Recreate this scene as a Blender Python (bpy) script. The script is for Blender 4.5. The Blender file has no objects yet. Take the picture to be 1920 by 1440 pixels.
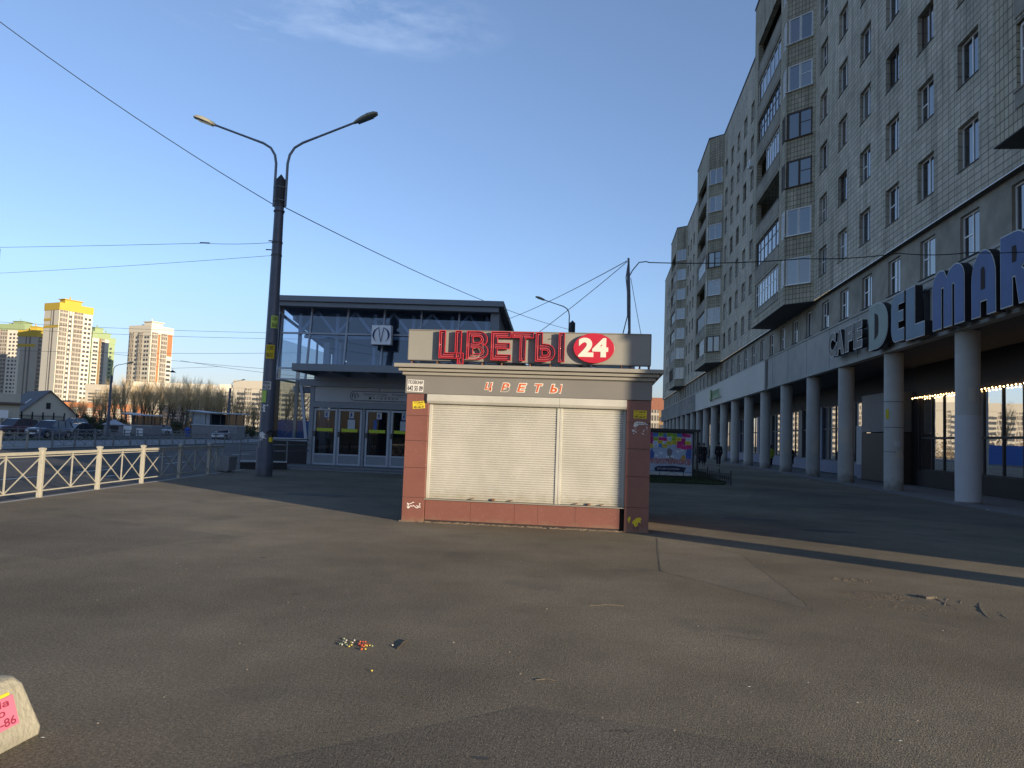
import bpy, bmesh, math, random
from math import sin, cos, pi, radians, atan2, sqrt, hypot
from mathutils import Vector, Matrix
random.seed(7)
SC = bpy.context.scene
COL = SC.collection

# ------------------------------------------------------------------ camera
EYE = Vector((0, 0, 1.6)); PITCH = radians(3.95); ROLL = radians(2.1); YAW = radians(6.75)
FWD = Vector((-sin(YAW)*cos(PITCH), cos(YAW)*cos(PITCH), sin(PITCH)))
_r0 = Vector((cos(YAW), sin(YAW), 0)); _u0 = _r0.cross(FWD)
RGT = cos(ROLL)*_r0 + sin(ROLL)*_u0; UPV = -sin(ROLL)*_r0 + cos(ROLL)*_u0
cd = bpy.data.cameras.new('camera'); cam = bpy.data.objects.new('camera', cd); COL.objects.link(cam)
cd.sensor_width = 36; cd.lens = 27.0; cd.clip_start = 0.05; cd.clip_end = 3000
cam.matrix_world = Matrix(((RGT.x, UPV.x, -FWD.x, 0), (RGT.y, UPV.y, -FWD.y, 0), (RGT.z, UPV.z, -FWD.z, 1.6), (0, 0, 0, 1)))
SC.camera = cam
# ------------------------------------------------------------------ sun, sky, exposure
SUN_AZ = radians(37); SUN_EL = radians(9)
sdir = Vector((cos(SUN_AZ)*cos(SUN_EL), -sin(SUN_AZ)*cos(SUN_EL), sin(SUN_EL)))   # towards the sun
sl = bpy.data.lights.new('sun', 'SUN'); so = bpy.data.objects.new('sun', sl); COL.objects.link(so)
sl.energy = 5.0; sl.angle = radians(0.5); sl.color = (1.0, 0.83, 0.60)
so.rotation_euler = (-sdir).to_track_quat('-Z', 'Y').to_euler(); so.location = (30, -30, 40)
W = bpy.data.worlds.new('World'); SC.world = W; W.use_nodes = True
nt = W.node_tree; nt.nodes.clear()
N = nt.nodes.new; Lk = nt.links.new
out = N('ShaderNodeOutputWorld'); bg = N('ShaderNodeBackground'); sky = N('ShaderNodeTexSky')
sky.sky_type = 'NISHITA'; sky.sun_disc = False; sky.sun_elevation = SUN_EL
sky.sun_rotation = atan2(sdir.x, sdir.y); sky.altitude = 0; sky.air_density = 1.0; sky.dust_density = 0.2; sky.ozone_density = 2.0
bg.inputs[1].default_value = 0.15
tc = N('ShaderNodeTexCoord'); mp = N('ShaderNodeMapping'); mp.inputs['Scale'].default_value = (1.0, 1.0, 3.4)
nz = N('ShaderNodeTexNoise'); nz.inputs['Scale'].default_value = 7.5; nz.inputs['Detail'].default_value = 8; nz.inputs['Roughness'].default_value = .62; nz.inputs['Distortion'].default_value = .25
cr = N('ShaderNodeValToRGB'); cr.color_ramp.elements[0].position = .44; cr.color_ramp.elements[1].position = .70
cr.color_ramp.elements[0].color = (0, 0, 0, 1); cr.color_ramp.elements[1].color = (.40, .40, .40, 1)
Lk(tc.outputs['Generated'], mp.inputs[0]); Lk(mp.outputs[0], nz.inputs[0]); Lk(nz.outputs[0], cr.inputs[0])
sx = N('ShaderNodeSeparateXYZ'); Lk(tc.outputs['Generated'], sx.inputs[0])
def _d(px, py): return (FWD + RGT*(px-960)/1440 - UPV*(py-720)/1440).normalized()
def _blob(px, py, sc, w0, w1):
    m1 = N('ShaderNodeVectorMath'); m1.operation = 'SUBTRACT'; m1.inputs[1].default_value = _d(px, py); Lk(tc.outputs['Generated'], m1.inputs[0])
    m2 = N('ShaderNodeVectorMath'); m2.operation = 'MULTIPLY'; m2.inputs[1].default_value = (1, 1, sc); Lk(m1.outputs[0], m2.inputs[0])
    m3 = N('ShaderNodeVectorMath'); m3.operation = 'LENGTH'; Lk(m2.outputs[0], m3.inputs[0])
    m4 = N('ShaderNodeMapRange'); m4.inputs[1].default_value = w0; m4.inputs[2].default_value = w1; m4.inputs[3].default_value = 1; m4.inputs[4].default_value = 0; Lk(m3.outputs['Value'], m4.inputs[0]); return m4.outputs[0]
hz = N('ShaderNodeMath'); hz.operation = 'MAXIMUM'; Lk(_blob(700, 38, 4.2, .05, .17), hz.inputs[0]); Lk(_blob(470, 45, 5.0, .03, .10), hz.inputs[1])
mm = N('ShaderNodeMath'); mm.operation = 'MULTIPLY'; Lk(cr.outputs[0], mm.inputs[0]); Lk(hz.outputs[0], mm.inputs[1])
mx = N('ShaderNodeMixRGB'); Lk(mm.outputs[0], mx.inputs[0]); Lk(sky.outputs[0], mx.inputs[1]); mx.inputs[2].default_value = (3.3, 4.2, 4.7, 1)
tn = N('ShaderNodeValToRGB'); tn.color_ramp.elements[0].position = 0.0; tn.color_ramp.elements[0].color = (.47, .455, .72, 1); tn.color_ramp.elements[1].position = .55; tn.color_ramp.elements[1].color = (1.02, .95, 1.06, 1)
tn.color_ramp.elements.new(.18).color = (.80, .80, 1.0, 1)
Lk(sx.outputs[2], tn.inputs[0]); ml = N('ShaderNodeMixRGB'); ml.blend_type = 'MULTIPLY'; ml.inputs[0].default_value = 1; Lk(mx.outputs[0], ml.inputs[1]); Lk(tn.outputs[0], ml.inputs[2])
Lk(ml.outputs[0], bg.inputs[0]); Lk(bg.outputs[0], out.inputs[0])
SC.view_settings.view_transform = 'Standard'; SC.view_settings.look = 'None'
SC.view_settings.exposure = 0.70; SC.view_settings.gamma = 1.0; SC.view_settings.use_curve_mapping = False
SC.cycles.max_bounces = 6; SC.cycles.transparent_max_bounces = 12

# ------------------------------------------------------------------ helpers
def hor(px):
    a = FWD + RGT*(px-960)/1440 + UPV*720/1440; b = FWD + RGT*(px-960)/1440 - UPV*280/1440
    return a.z/(a.z-b.z)*1000
def ray(px, py): return FWD + RGT*(px-960)/1440 - UPV*(py-720)/1440
def dep(px, D):                      # ground point whose forward distance is D, in the direction of px
    d = ray(px, hor(px)); p = EYE + d*(D/d.dot(FWD)); return Vector((p.x, p.y, 0))
def hz_z(px, py, D): d = ray(px, py); return 1.6 + d.z*D/d.dot(FWD)
def atX(px, py, X): d = ray(px, py); return EYE + d*(X/d.x)
def atY(px, py, Y): d = ray(px, py); return EYE + d*(Y/d.y)
def gnd(px, py, z=0): d = ray(px, py); return EYE + d*((z-1.6)/d.z)

def rootloc(o):
    v = Vector((0, 0, 0))
    while o: v += o.location; o = o.parent
    return v
class MB:
    def __init__(s): s.v = []; s.f = []; s.m = []; s.uv = []
    def quad(s, a, b, c, d, mi=0, uv=None): return s.face([a, b, c, d], mi, uv)
    def face(s, pts, mi=0, uv=None):
        i = len(s.v); s.v += [tuple(p) for p in pts]; s.f.append(tuple(range(i, i+len(pts)))); s.m.append(mi); s.uv.append(uv)
    def box(s, x0, x1, y0, y1, z0, z1, mi=0):
        if x0 > x1: x0, x1 = x1, x0
        if y0 > y1: y0, y1 = y1, y0
        i = len(s.v); s.v += [(x0,y0,z0),(x1,y0,z0),(x1,y1,z0),(x0,y1,z0),(x0,y0,z1),(x1,y0,z1),(x1,y1,z1),(x0,y1,z1)]
        for q in ((3,2,1,0),(4,5,6,7),(0,1,5,4),(1,2,6,5),(2,3,7,6),(3,0,4,7)): s.f.append(tuple(i+k for k in q)); s.m.append(mi); s.uv.append(None)
    def obox(s, c, ax, ay, az, mi=0):  # centre + half axes
        c = Vector(c); ax = Vector(ax); ay = Vector(ay); az = Vector(az); i = len(s.v)
        for k in ((-1,-1,-1),(1,-1,-1),(1,1,-1),(-1,1,-1),(-1,-1,1),(1,-1,1),(1,1,1),(-1,1,1)): s.v.append(tuple(c+ax*k[0]+ay*k[1]+az*k[2]))
        for q in ((3,2,1,0),(4,5,6,7),(0,1,5,4),(1,2,6,5),(2,3,7,6),(3,0,4,7)): s.f.append(tuple(i+k for k in q)); s.m.append(mi); s.uv.append(None)
    def bar(s, p, q, w, h=None, mi=0, up=(0,0,1)):
        p = Vector(p); q = Vector(q); d = q-p; h = h or w; L = d.length
        if L < 1e-6: return
        d.normalize(); u = Vector(up)
        if abs(d.dot(u)) > .98: u = Vector((0, 1, 0))
        a = d.cross(u).normalized(); b = a.cross(d).normalized()
        s.obox((p+q)/2, d*L/2, a*w/2, b*h/2, mi)
    def tube(s, pts, r, n=8, mi=0, cap=True):
        pts = [Vector(p) for p in pts]; rs = r if isinstance(r, (list, tuple)) else [r]*len(pts); rings = []
        prev = None
        for k, p in enumerate(pts):
            d = (pts[min(k+1, len(pts)-1)]-pts[max(k-1, 0)]).normalized()
            if prev is None: u = Vector((0, 0, 1)) if abs(d.z) < .9 else Vector((1, 0, 0))
            else: u = prev
            a = d.cross(u).normalized() if d.cross(u).length > 1e-5 else Vector((1,0,0)); b = a.cross(d).normalized(); prev = b
            i = len(s.v); rings.append(i)
            for j in range(n): t = 2*pi*j/n; s.v.append(tuple(p+(a*cos(t)+b*sin(t))*rs[k]))
        for k in range(len(pts)-1):
            A, B = rings[k], rings[k+1]
            for j in range(n): s.f.append((A+j, A+(j+1)%n, B+(j+1)%n, B+j)); s.m.append(mi); s.uv.append(None)
        if cap:
            s.f.append(tuple(rings[0]+j for j in reversed(range(n)))); s.m.append(mi); s.uv.append(None)
            s.f.append(tuple(rings[-1]+j for j in range(n))); s.m.append(mi); s.uv.append(None)
    def cyl(s, p, q, r, r2=None, n=16, mi=0): s.tube([p, q], [r, r if r2 is None else r2], n, mi)
    def loft(s, rings, mi=0, cap=True, closed=True):
        idx = []
        for R in rings: idx.append(len(s.v)); s.v += [tuple(p) for p in R]
        n = len(rings[0])
        for k in range(len(rings)-1):
            A, B = idx[k], idx[k+1]
            for j in range(n if closed else n-1): s.f.append((A+j, A+(j+1)%n, B+(j+1)%n, B+j)); s.m.append(mi); s.uv.append(None)
        if cap:
            s.f.append(tuple(idx[0]+j for j in reversed(range(n)))); s.m.append(mi); s.uv.append(None)
            s.f.append(tuple(idx[-1]+j for j in range(n))); s.m.append(mi); s.uv.append(None)
    def prism(s, pts, o, u, v, d, mi=0, side=None):   # 2D outline in plane (o,u,v) extruded by vector d
        o = Vector(o); u = Vector(u); v = Vector(v); d = Vector(d)
        A = [o+u*p[0]+v*p[1] for p in pts]; B = [p+d for p in A]
        s.loft([A, B], mi if side is None else side, cap=False)
        i = len(s.v); s.v += [tuple(p) for p in A]; s.f.append(tuple(range(i+len(A)-1, i-1, -1))); s.m.append(mi); s.uv.append(None)
        i = len(s.v); s.v += [tuple(p) for p in B]; s.f.append(tuple(range(i, i+len(B)))); s.m.append(mi); s.uv.append(None)
    def build(s, name, mats, parent=None, smooth=False, bevel=0, local=False, weld=False, recalc=True):
        me = bpy.data.meshes.new(name); me.from_pydata(s.v, [], s.f)
        if not isinstance(mats, (list, tuple)): mats = [mats]
        for m in mats: me.materials.append(m)
        for p, mi in zip(me.polygons, s.m): p.material_index = mi
        if any(u is not None for u in s.uv):
            L = me.uv_layers.new(name='UVMap').data
            for p, u in zip(me.polygons, s.uv):
                if u:
                    for li, q in zip(p.loop_indices, u): L[li].uv = q
        o = bpy.data.objects.new(name, me); COL.objects.link(o)
        if parent is not None:
            o.parent = parent
            if not local: me.transform(Matrix.Translation(-rootloc(parent)))
        if weld or smooth or recalc:
            bm = bmesh.new(); bm.from_mesh(me)
            if weld or smooth: bmesh.ops.remove_doubles(bm, verts=bm.verts, dist=1e-5)
            if recalc: bmesh.ops.recalc_face_normals(bm, faces=bm.faces)
            bm.to_mesh(me); bm.free()
        if smooth:
            for p in me.polygons: p.use_smooth = True
            try: me.set_sharp_from_angle(angle=radians(40))
            except Exception: pass
        if bevel:
            b = o.modifiers.new('bevel', 'BEVEL'); b.width = bevel; b.segments = 2; b.limit_method = 'ANGLE'
        return o
def thing(name, label, cat, loc=(0, 0, 0), group=None, rotz=0):
    o = bpy.data.objects.new(name, None); COL.objects.link(o); o.location = loc; o.rotation_euler = (0, 0, rotz); o.empty_display_size = .2
    o['label'] = label; o['category'] = cat
    if group: o['group'] = group
    return o
def tag(o, label, cat, group=None):
    o['label'] = label; o['category'] = cat
    if group: o['group'] = group
    return o
def struct(o): o['kind'] = 'structure'; return o
def stuff(o): o['kind'] = 'stuff'; return o
def copy_tree(o, parent=None):
    c = o.copy(); COL.objects.link(c); c.parent = parent
    for ch in list(o.children): copy_tree(ch, c)
    return c
def rebase(o, loc, rz=0, sc=1.0): o.location = loc; o.rotation_euler = (0, 0, rz); o.scale = (sc, sc, sc)

# ------------------------------------------------------------------ materials
def mat(name, col, rough=.7, metal=0, var=.12, vs=3.0, bump=0, bs=60, spec=.5, emis=None, es=0, var2=0, vs2=.4, coat=0, coords='Object'):
    m = bpy.data.materials.new(name); m.use_nodes = True; t = m.node_tree; n = t.nodes.new; l = t.links.new
    p = t.nodes['Principled BSDF']; p.inputs['Roughness'].default_value = rough; p.inputs['Metallic'].default_value = metal
    p.inputs['Specular IOR Level'].default_value = spec; p.inputs['Coat Weight'].default_value = coat
    c = n('ShaderNodeTexCoord'); z = n('ShaderNodeTexNoise'); z.inputs['Scale'].default_value = vs; z.inputs['Detail'].default_value = 6; z.inputs['Roughness'].default_value = .65
    l(c.outputs[coords], z.inputs[0]); mr = n('ShaderNodeMapRange'); mr.inputs[1].default_value = .25; mr.inputs[2].default_value = .75
    mr.inputs[3].default_value = 1-var; mr.inputs[4].default_value = 1+var; l(z.outputs[0], mr.inputs[0]); fac = mr.outputs[0]
    if var2:
        z2 = n('ShaderNodeTexNoise'); z2.inputs['Scale'].default_value = vs2; z2.inputs['Detail'].default_value = 3; l(c.outputs[coords], z2.inputs[0])
        m2 = n('ShaderNodeMapRange'); m2.inputs[1].default_value = .3; m2.inputs[2].default_value = .7; m2.inputs[3].default_value = 1-var2; m2.inputs[4].default_value = 1+var2; l(z2.outputs[0], m2.inputs[0])
        mu = n('ShaderNodeMath'); mu.operation = 'MULTIPLY'; l(fac, mu.inputs[0]); l(m2.outputs[0], mu.inputs[1]); fac = mu.outputs[0]
    vm = n('ShaderNodeVectorMath'); vm.operation = 'SCALE'; vm.inputs[0].default_value = col[:3]; l(fac, vm.inputs['Scale']); l(vm.outputs[0], p.inputs['Base Color'])
    if bump:
        b = n('ShaderNodeTexNoise'); b.inputs['Scale'].default_value = bs; b.inputs['Detail'].default_value = 4; l(c.outputs[coords], b.inputs[0])
        bn = n('ShaderNodeBump'); bn.inputs['Strength'].default_value = bump; bn.inputs['Distance'].default_value = .03; l(b.outputs[0], bn.inputs['Height']); l(bn.outputs[0], p.inputs['Normal'])
    if emis: p.inputs['Emission Color'].default_value = (*emis, 1); p.inputs['Emission Strength'].default_value = es
    return m
def glass(name, tint, trans=.5, rough=.01, boost=1.0):
    m = bpy.data.materials.new(name); m.use_nodes = True; t = m.node_tree; n = t.nodes.new; l = t.links.new; t.nodes.clear()
    o = n('ShaderNodeOutputMaterial'); tr = n('ShaderNodeBsdfTransparent'); df = n('ShaderNodeBsdfDiffuse'); gl = n('ShaderNodeBsdfGlossy'); fr = n('ShaderNodeFresnel')
    tr.inputs[0].default_value = (*tint, 1); df.inputs[0].default_value = (.01, .013, .018, 1); gl.inputs['Roughness'].default_value = rough; fr.inputs[0].default_value = 1.5
    a = n('ShaderNodeMixShader'); a.inputs[0].default_value = trans; l(df.outputs[0], a.inputs[1]); l(tr.outputs[0], a.inputs[2])
    mu = n('ShaderNodeMath'); mu.operation = 'MULTIPLY'; mu.inputs[1].default_value = boost; mu.use_clamp = True; l(fr.outputs[0], mu.inputs[0])
    z = n('ShaderNodeTexNoise'); z.inputs['Scale'].default_value = .9; c = n('ShaderNodeTexCoord'); l(c.outputs['Object'], z.inputs[0])
    bn = n('ShaderNodeBump'); bn.inputs['Strength'].default_value = .06; bn.inputs['Distance'].default_value = .02; l(z.outputs[0], bn.inputs['Height']); l(bn.outputs[0], gl.inputs['Normal'])
    b = n('ShaderNodeMixShader'); l(mu.outputs[0], b.inputs[0]); l(a.outputs[0], b.inputs[1]); l(gl.outputs[0], b.inputs[2]); l(b.outputs[0], o.inputs[0])
    return m

M = {}
# asphalt of the square: speckled, patched, brownish
def asphalt(name, col, patch=True, bump=.5):
    m = mat(name, col, .88, 0, .30, 75, bump, 95, .2); t = m.node_tree; n = t.nodes.new; l = t.links.new; p = t.nodes['Principled BSDF']
    c = n('ShaderNodeTexCoord')
    src = p.inputs['Base Color'].links[0].from_socket
    def noise(sc, det=5, ro=.6, coord='Object'):
        z = n('ShaderNodeTexNoise'); z.inputs['Scale'].default_value = sc; z.inputs['Detail'].default_value = det; z.inputs['Roughness'].default_value = ro; l(c.outputs[coord], z.inputs[0]); return z.outputs[0]
    def ramp(s, a, b, lo, hi):
        r = n('ShaderNodeMapRange'); r.inputs[1].default_value = a; r.inputs[2].default_value = b; r.inputs[3].default_value = lo; r.inputs[4].default_value = hi; l(s, r.inputs[0]); return r.outputs[0]
    def scale(v, f): q = n('ShaderNodeVectorMath'); q.operation = 'SCALE'; l(v, q.inputs[0]); l(f, q.inputs['Scale']); return q.outputs[0]
    src = scale(src, ramp(noise(48, 3, .8), .36, .64, .70, 1.30)); src = scale(src, ramp(noise(130, 2, .7), .38, .62, .75, 1.25))
    src = scale(src, ramp(noise(.22, 4), .35, .65, .72, 1.25))
    src = scale(src, ramp(noise(1.4, 8, .7), .3, .7, .9, 1.1))
    # pale chips and dark pits
    vo = n('ShaderNodeTexVoronoi'); vo.inputs['Scale'].default_value = 55; l(c.outputs['Object'], vo.inputs[0])
    src = scale(src, ramp(vo.outputs['Distance'], .05, .5, 1.25, .86))
    v2 = n('ShaderNodeTexVoronoi'); v2.inputs['Scale'].default_value = 9; v2.inputs['Randomness'].default_value = 1; l(c.outputs['Object'], v2.inputs[0])
    chip = ramp(v2.outputs['Distance'], .015, .03, .5, 0)
    mixc = n('ShaderNodeMixRGB'); l(chip, mixc.inputs[0]); l(src, mixc.inputs[1]); mixc.inputs[2].default_value = (.23, .20, .16, 1); src = mixc.outputs[0]
    if patch:   # dusty tan drift
        mixd = n('ShaderNodeMixRGB'); l(ramp(noise(.5, 6, .65), .52, .74, 0, .55), mixd.inputs[0]); l(src, mixd.inputs[1]); mixd.inputs[2].default_value = (.135, .108, .075, 1); src = mixd.outputs[0]
        mixe = n('ShaderNodeMixRGB'); l(ramp(noise(.8, 3), .58, .72, 0, .35), mixe.inputs[0]); l(src, mixe.inputs[1]); mixe.inputs[2].default_value = (.062, .066, .062, 1); src = mixe.outputs[0]
    l(src, p.inputs['Base Color'])
    return m
M['asphalt_patch'] = asphalt('repaired asphalt', (.215, .188, .142), True, .7)
M['asphalt_patch2'] = asphalt('older asphalt', (.180, .158, .122), True, 1.0)
M['asphalt'] = asphalt('square asphalt', (.205, .178, .130), True, .9)
M['road'] = asphalt('road asphalt', (.085, .082, .078), False, .35)
M['earth'] = mat('bare earth and dry grass', (.07, .068, .035), .95, 0, .35, 1.5, .4, 8, .1, var2=.3, vs2=.08)
M['grass'] = mat('dull lawn', (.045, .058, .025), .95, 0, .4, 6, .8, 60, .1, var2=.3, vs2=.5)
M['pale_strip'] = mat('pale concrete strip', (.20, .20, .20), .85, 0, .18, 1.2, .2, 30, .3)
M['kerb'] = mat('kerb granite', (.26, .25, .23), .8, 0, .2, 12, .2, 60)
M['white_paint'] = mat('worn road paint', (.55, .55, .52), .8, 0, .3, 8)
M['pavers'] = mat('portico pavement', (.17, .17, .165), .85, 0, .2, 2.5, .3, 50, .3)
M['granite'] = None
def granite(name, a, b, sp):
    m = mat(name, a, .42, 0, .12, 2.0, 0, 60, .5); t = m.node_tree; n = t.nodes.new; l = t.links.new; p = t.nodes['Principled BSDF']; c = n('ShaderNodeTexCoord')
    src = p.inputs['Base Color'].links[0].from_socket
    z = n('ShaderNodeTexNoise'); z.inputs['Scale'].default_value = 130; z.inputs['Detail'].default_value = 3; l(c.outputs['Object'], z.inputs[0])
    r = n('ShaderNodeMapRange'); r.inputs[1].default_value = .52; r.inputs[2].default_value = .62; l(z.outputs[0], r.inputs[0])
    x = n('ShaderNodeMixRGB'); l(r.outputs[0], x.inputs[0]); l(src, x.inputs[1]); x.inputs[2].default_value = (*b, 1)
    v = n('ShaderNodeTexVoronoi'); v.inputs['Scale'].default_value = 22; l(c.outputs['Object'], v.inputs[0])
    r2 = n('ShaderNodeMapRange'); r2.inputs[1].default_value = .09; r2.inputs[2].default_value = .13; r2.inputs[3].default_value = .8; r2.inputs[4].default_value = 0; l(v.outputs['Distance'], r2.inputs[0])
    y = n('ShaderNodeMixRGB'); l(r2.outputs[0], y.inputs[0]); l(x.outputs[0], y.inputs[1]); y.inputs[2].default_value = (*sp, 1)
    # worn dirt near the ground
    s = n('ShaderNodeSeparateXYZ'); l(c.outputs['Object'], s.inputs[0]); z3 = n('ShaderNodeTexNoise'); z3.inputs['Scale'].default_value = 7; l(c.outputs['Object'], z3.inputs[0])
    ad = n('ShaderNodeMath'); ad.operation = 'MULTIPLY_ADD'; ad.inputs[1].default_value = .25; l(z3.outputs[0], ad.inputs[0]); l(s.outputs[2], ad.inputs[2])
    r3 = n('ShaderNodeMapRange'); r3.inputs[1].default_value = .12; r3.inputs[2].default_value = .24; r3.inputs[3].default_value = .6; r3.inputs[4].default_value = 0; l(ad.outputs[0], r3.inputs[0])
    w = n('ShaderNodeMixRGB'); l(r3.outputs[0], w.inputs[0]); l(y.outputs[0], w.inputs[1]); w.inputs[2].default_value = (.19, .13, .085, 1)
    l(w.outputs[0], p.inputs['Base Color']); return m
M['granite'] = granite('red granite cladding', (.19, .076, .056), (.13, .048, .035), (.33, .22, .17))
M['metal_grey'] = mat('warm grey fascia metal', (.175, .165, .15), .5, .0, .05, 1.4, 0, 60, .4, var2=.06, vs2=.6)
M['cornice'] = mat('painted cornice metal', (.25, .235, .20), .45, .0, .07, 3, 0, 60, .4)
M['signboard'] = mat('sign backing panel', (.24, .235, .205), .5, .0, .06, 2, 0, 60, .4, var2=.08, vs2=.5)
M['shutter'] = mat('cream shutter slats', (.42, .41, .36), .5, 0, .07, 5, 0, 60, .4, var2=.10, vs2=1.1)
M['joint'] = mat('dark joint', (.03, .02, .018), .9)
M['red_dark'] = mat('dark red letter tray', (.16, .008, .012), .35, 0, .15, 8)
M['red'] = mat('red letter rim', (.40, .018, .028), .3, 0, .1, 8, coat=.4)
M['red_oval'] = mat('red acrylic', (.42, .008, .022), .3, 0, .04, 2, coat=.3)
M['neon'] = mat('unlit neon tube', (.50, .06, .06), .10, 0, .1, 20, spec=1.0, coat=1.0)
M['ivory'] = mat('ivory lettering', (.62, .58, .50), .5, 0, .03)
M['orange'] = mat('orange lettering', (.50, .085, .015), .5, 0, .05)
M['black'] = mat('black metal', (.015, .015, .017), .5, 0, .2)
M['steel_dark'] = mat('dark steel', (.06, .06, .065), .5, .3, .2, 10)
M['rust'] = mat('rusty steel', (.14, .07, .04), .8, .2, .4, 20)
M['paper_white'] = mat('white paper flyer', (.55, .54, .51), .8, 0, .05, 20)
M['paper_yellow'] = mat('yellow paper flyer', (.60, .46, .02), .8, 0, .08, 20)
M['paper_green'] = mat('green paper flyer', (.45, .60, .12), .8, 0, .08, 20)
M['ink'] = mat('black ink', (.02, .018, .018), .7, 0, .1)
M['chalk'] = mat('white spray paint', (.75, .73, .70), .8, 0, .1)
M['pole_blue'] = mat('dark blue grey pole paint', (.085, .10, .135), .45, .1, .15, 5, 0, 60, .5, var2=.12, vs2=.8)
M['pole_top'] = mat('dark pole cap', (.03, .033, .036), .6, .1, .2)
M['arm'] = mat('galvanised arm', (.16, .19, .23), .4, .3, .1)
M['lamp_head'] = mat('lamp housing', (.30, .29, .23), .45, .0, .1)
M['lamp_under'] = mat('lamp glass', (.05, .07, .06), .2, .0, .1)
M['fence_cream'] = mat('cream fence paint', (.34, .325, .27), .5, 0, .14, 14, .1, 40)
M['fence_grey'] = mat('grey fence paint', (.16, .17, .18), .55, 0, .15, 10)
M['concrete'] = mat('weathered concrete', (.27, .255, .20), .9, 0, .2, 6, .4, 40, .3, var2=.15, vs2=2)
M['st_metal'] = mat('station grey cladding', (.20, .225, .26), .45, .15, .07, 1.5)
M['st_light'] = mat('station light frame', (.36, .40, .46), .4, .2, .06, 3)
M['st_panel'] = mat('station pale panel', (.40, .42, .44), .5, .0, .05, 1.5)
M['st_base'] = mat('black station plinth', (.012, .012, .014), .6, .0, .2)
M['st_step'] = mat('station steps granite', (.16, .165, .17), .7, .0, .15, 8, .2, 60)
M['st_int'] = mat('station interior white steel', (.70, .74, .80), .5, 0, .1)
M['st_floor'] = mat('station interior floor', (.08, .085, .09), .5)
M['st_glass'] = glass('blue station glass', (.60, .74, .95), .84, .01, 5.0)
M['st_glass'].node_tree.nodes['Diffuse BSDF'].inputs[0].default_value = (.05, .10, .20, 1)
M['st_glass_low'] = glass('clear station glass', (.62, .66, .66), .93, .01, .9)
M['door_glass'] = glass('door glass', (.30, .33, .36), .6, .01, 1.2)
M['shop_glass'] = glass('shop glass', (.25, .25, .25), .35, .008, 2.6)
M['blue_sign'] = mat('blue pictogram', (.03, .10, .35), .5)
M['lime'] = mat('lime door sticker', (.42, .52, .02), .5)
M['navy'] = mat('navy emblem', (.012, .03, .12), .4)
M['logo_white'] = mat('emblem panel', (.85, .87, .90), .4)
def tiles(name, a, mortar, su, sv):
    m = mat(name, a, .8, 0, .18, 1.2, .25, 50, .3, var2=.14, vs2=.25); t = m.node_tree; n = t.nodes.new; l = t.links.new; p = t.nodes['Principled BSDF']
    src = p.inputs['Base Color'].links[0].from_socket; u = n('ShaderNodeUVMap'); u.uv_map = 'UVMap'
    br = n('ShaderNodeTexBrick'); br.offset = 0; br.squash = 1; br.inputs['Scale'].default_value = 1; br.inputs['Brick Width'].default_value = su; br.inputs['Row Height'].default_value = sv
    br.inputs['Mortar Size'].default_value = .016; br.inputs['Mortar Smooth'].default_value = .3; br.inputs['Bias'].default_value = 0
    br.inputs['Color1'].default_value = (1, 1, 1, 1); br.inputs['Color2'].default_value = (.82, .83, .80, 1); br.inputs['Mortar'].default_value = (*mortar, 1); l(u.outputs[0], br.inputs[0])
    x = n('ShaderNodeMixRGB'); x.blend_type = 'MULTIPLY'; x.inputs[0].default_value = 1; l(src, x.inputs[1]); l(br.outputs[0], x.inputs[2])
    # rain streaks under edges
    c = n('ShaderNodeTexCoord'); mp = n('ShaderNodeMapping'); mp.inputs['Scale'].default_value = (1.6, 1.6, .12); l(c.outputs['Object'], mp.inputs[0])
    z = n('ShaderNodeTexNoise'); z.inputs['Scale'].default_value = 1.2; z.inputs['Detail'].default_value = 6; l(mp.outputs[0], z.inputs[0])
    r = n('ShaderNodeMapRange'); r.inputs[1].default_value = .5; r.inputs[2].default_value = .75; r.inputs[3].default_value = 1.04; r.inputs[4].default_value = .58; l(z.outputs[0], r.inputs[0])
    sc = n('ShaderNodeVectorMath'); sc.operation = 'SCALE'; l(x.outputs[0], sc.inputs[0]); l(r.outputs[0], sc.inputs['Scale']); l(sc.outputs[0], p.inputs['Base Color'])
    bn = n('ShaderNodeBump'); bn.inputs['Strength'].default_value = .8; bn.inputs['Distance'].default_value = .015; bn.invert = True; l(br.outputs['Fac'], bn.inputs['Height']); l(bn.outputs[0], p.inputs['Normal'])
    return m
M['tile'] = tiles('facade tiles', (.54, .49, .39), (.30, .30, .30), .46, .24)
M['tile_bay'] = tiles('bay tiles', (.48, .43, .32), (.25, .24, .22), .22, .29)
M['grey_wall'] = mat('rough grey render', (.30, .28, .23), .9, 0, .25, 1.2, .5, 30, .2, var2=.12, vs2=.3)
M['fascia'] = mat('portico concrete band', (.36, .35, .315), .85, 0, .15, .9, .2, 30, .3, var2=.15, vs2=.15)
M['fascia_white'] = mat('pale shop band', (.50, .48, .43), .7, 0, .06, .7, 0, 30, .3, var2=.05, vs2=.2)
M['fascia_dark'] = mat('dark streaked band', (.21, .20, .185), .85, 0, .3, .8, .2, 30, .3, var2=.2, vs2=.2)
M['column'] = mat('painted column', (.44, .42, .385), .75, 0, .06, 2, .1, 50, .3, var2=.10, vs2=.5)
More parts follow.
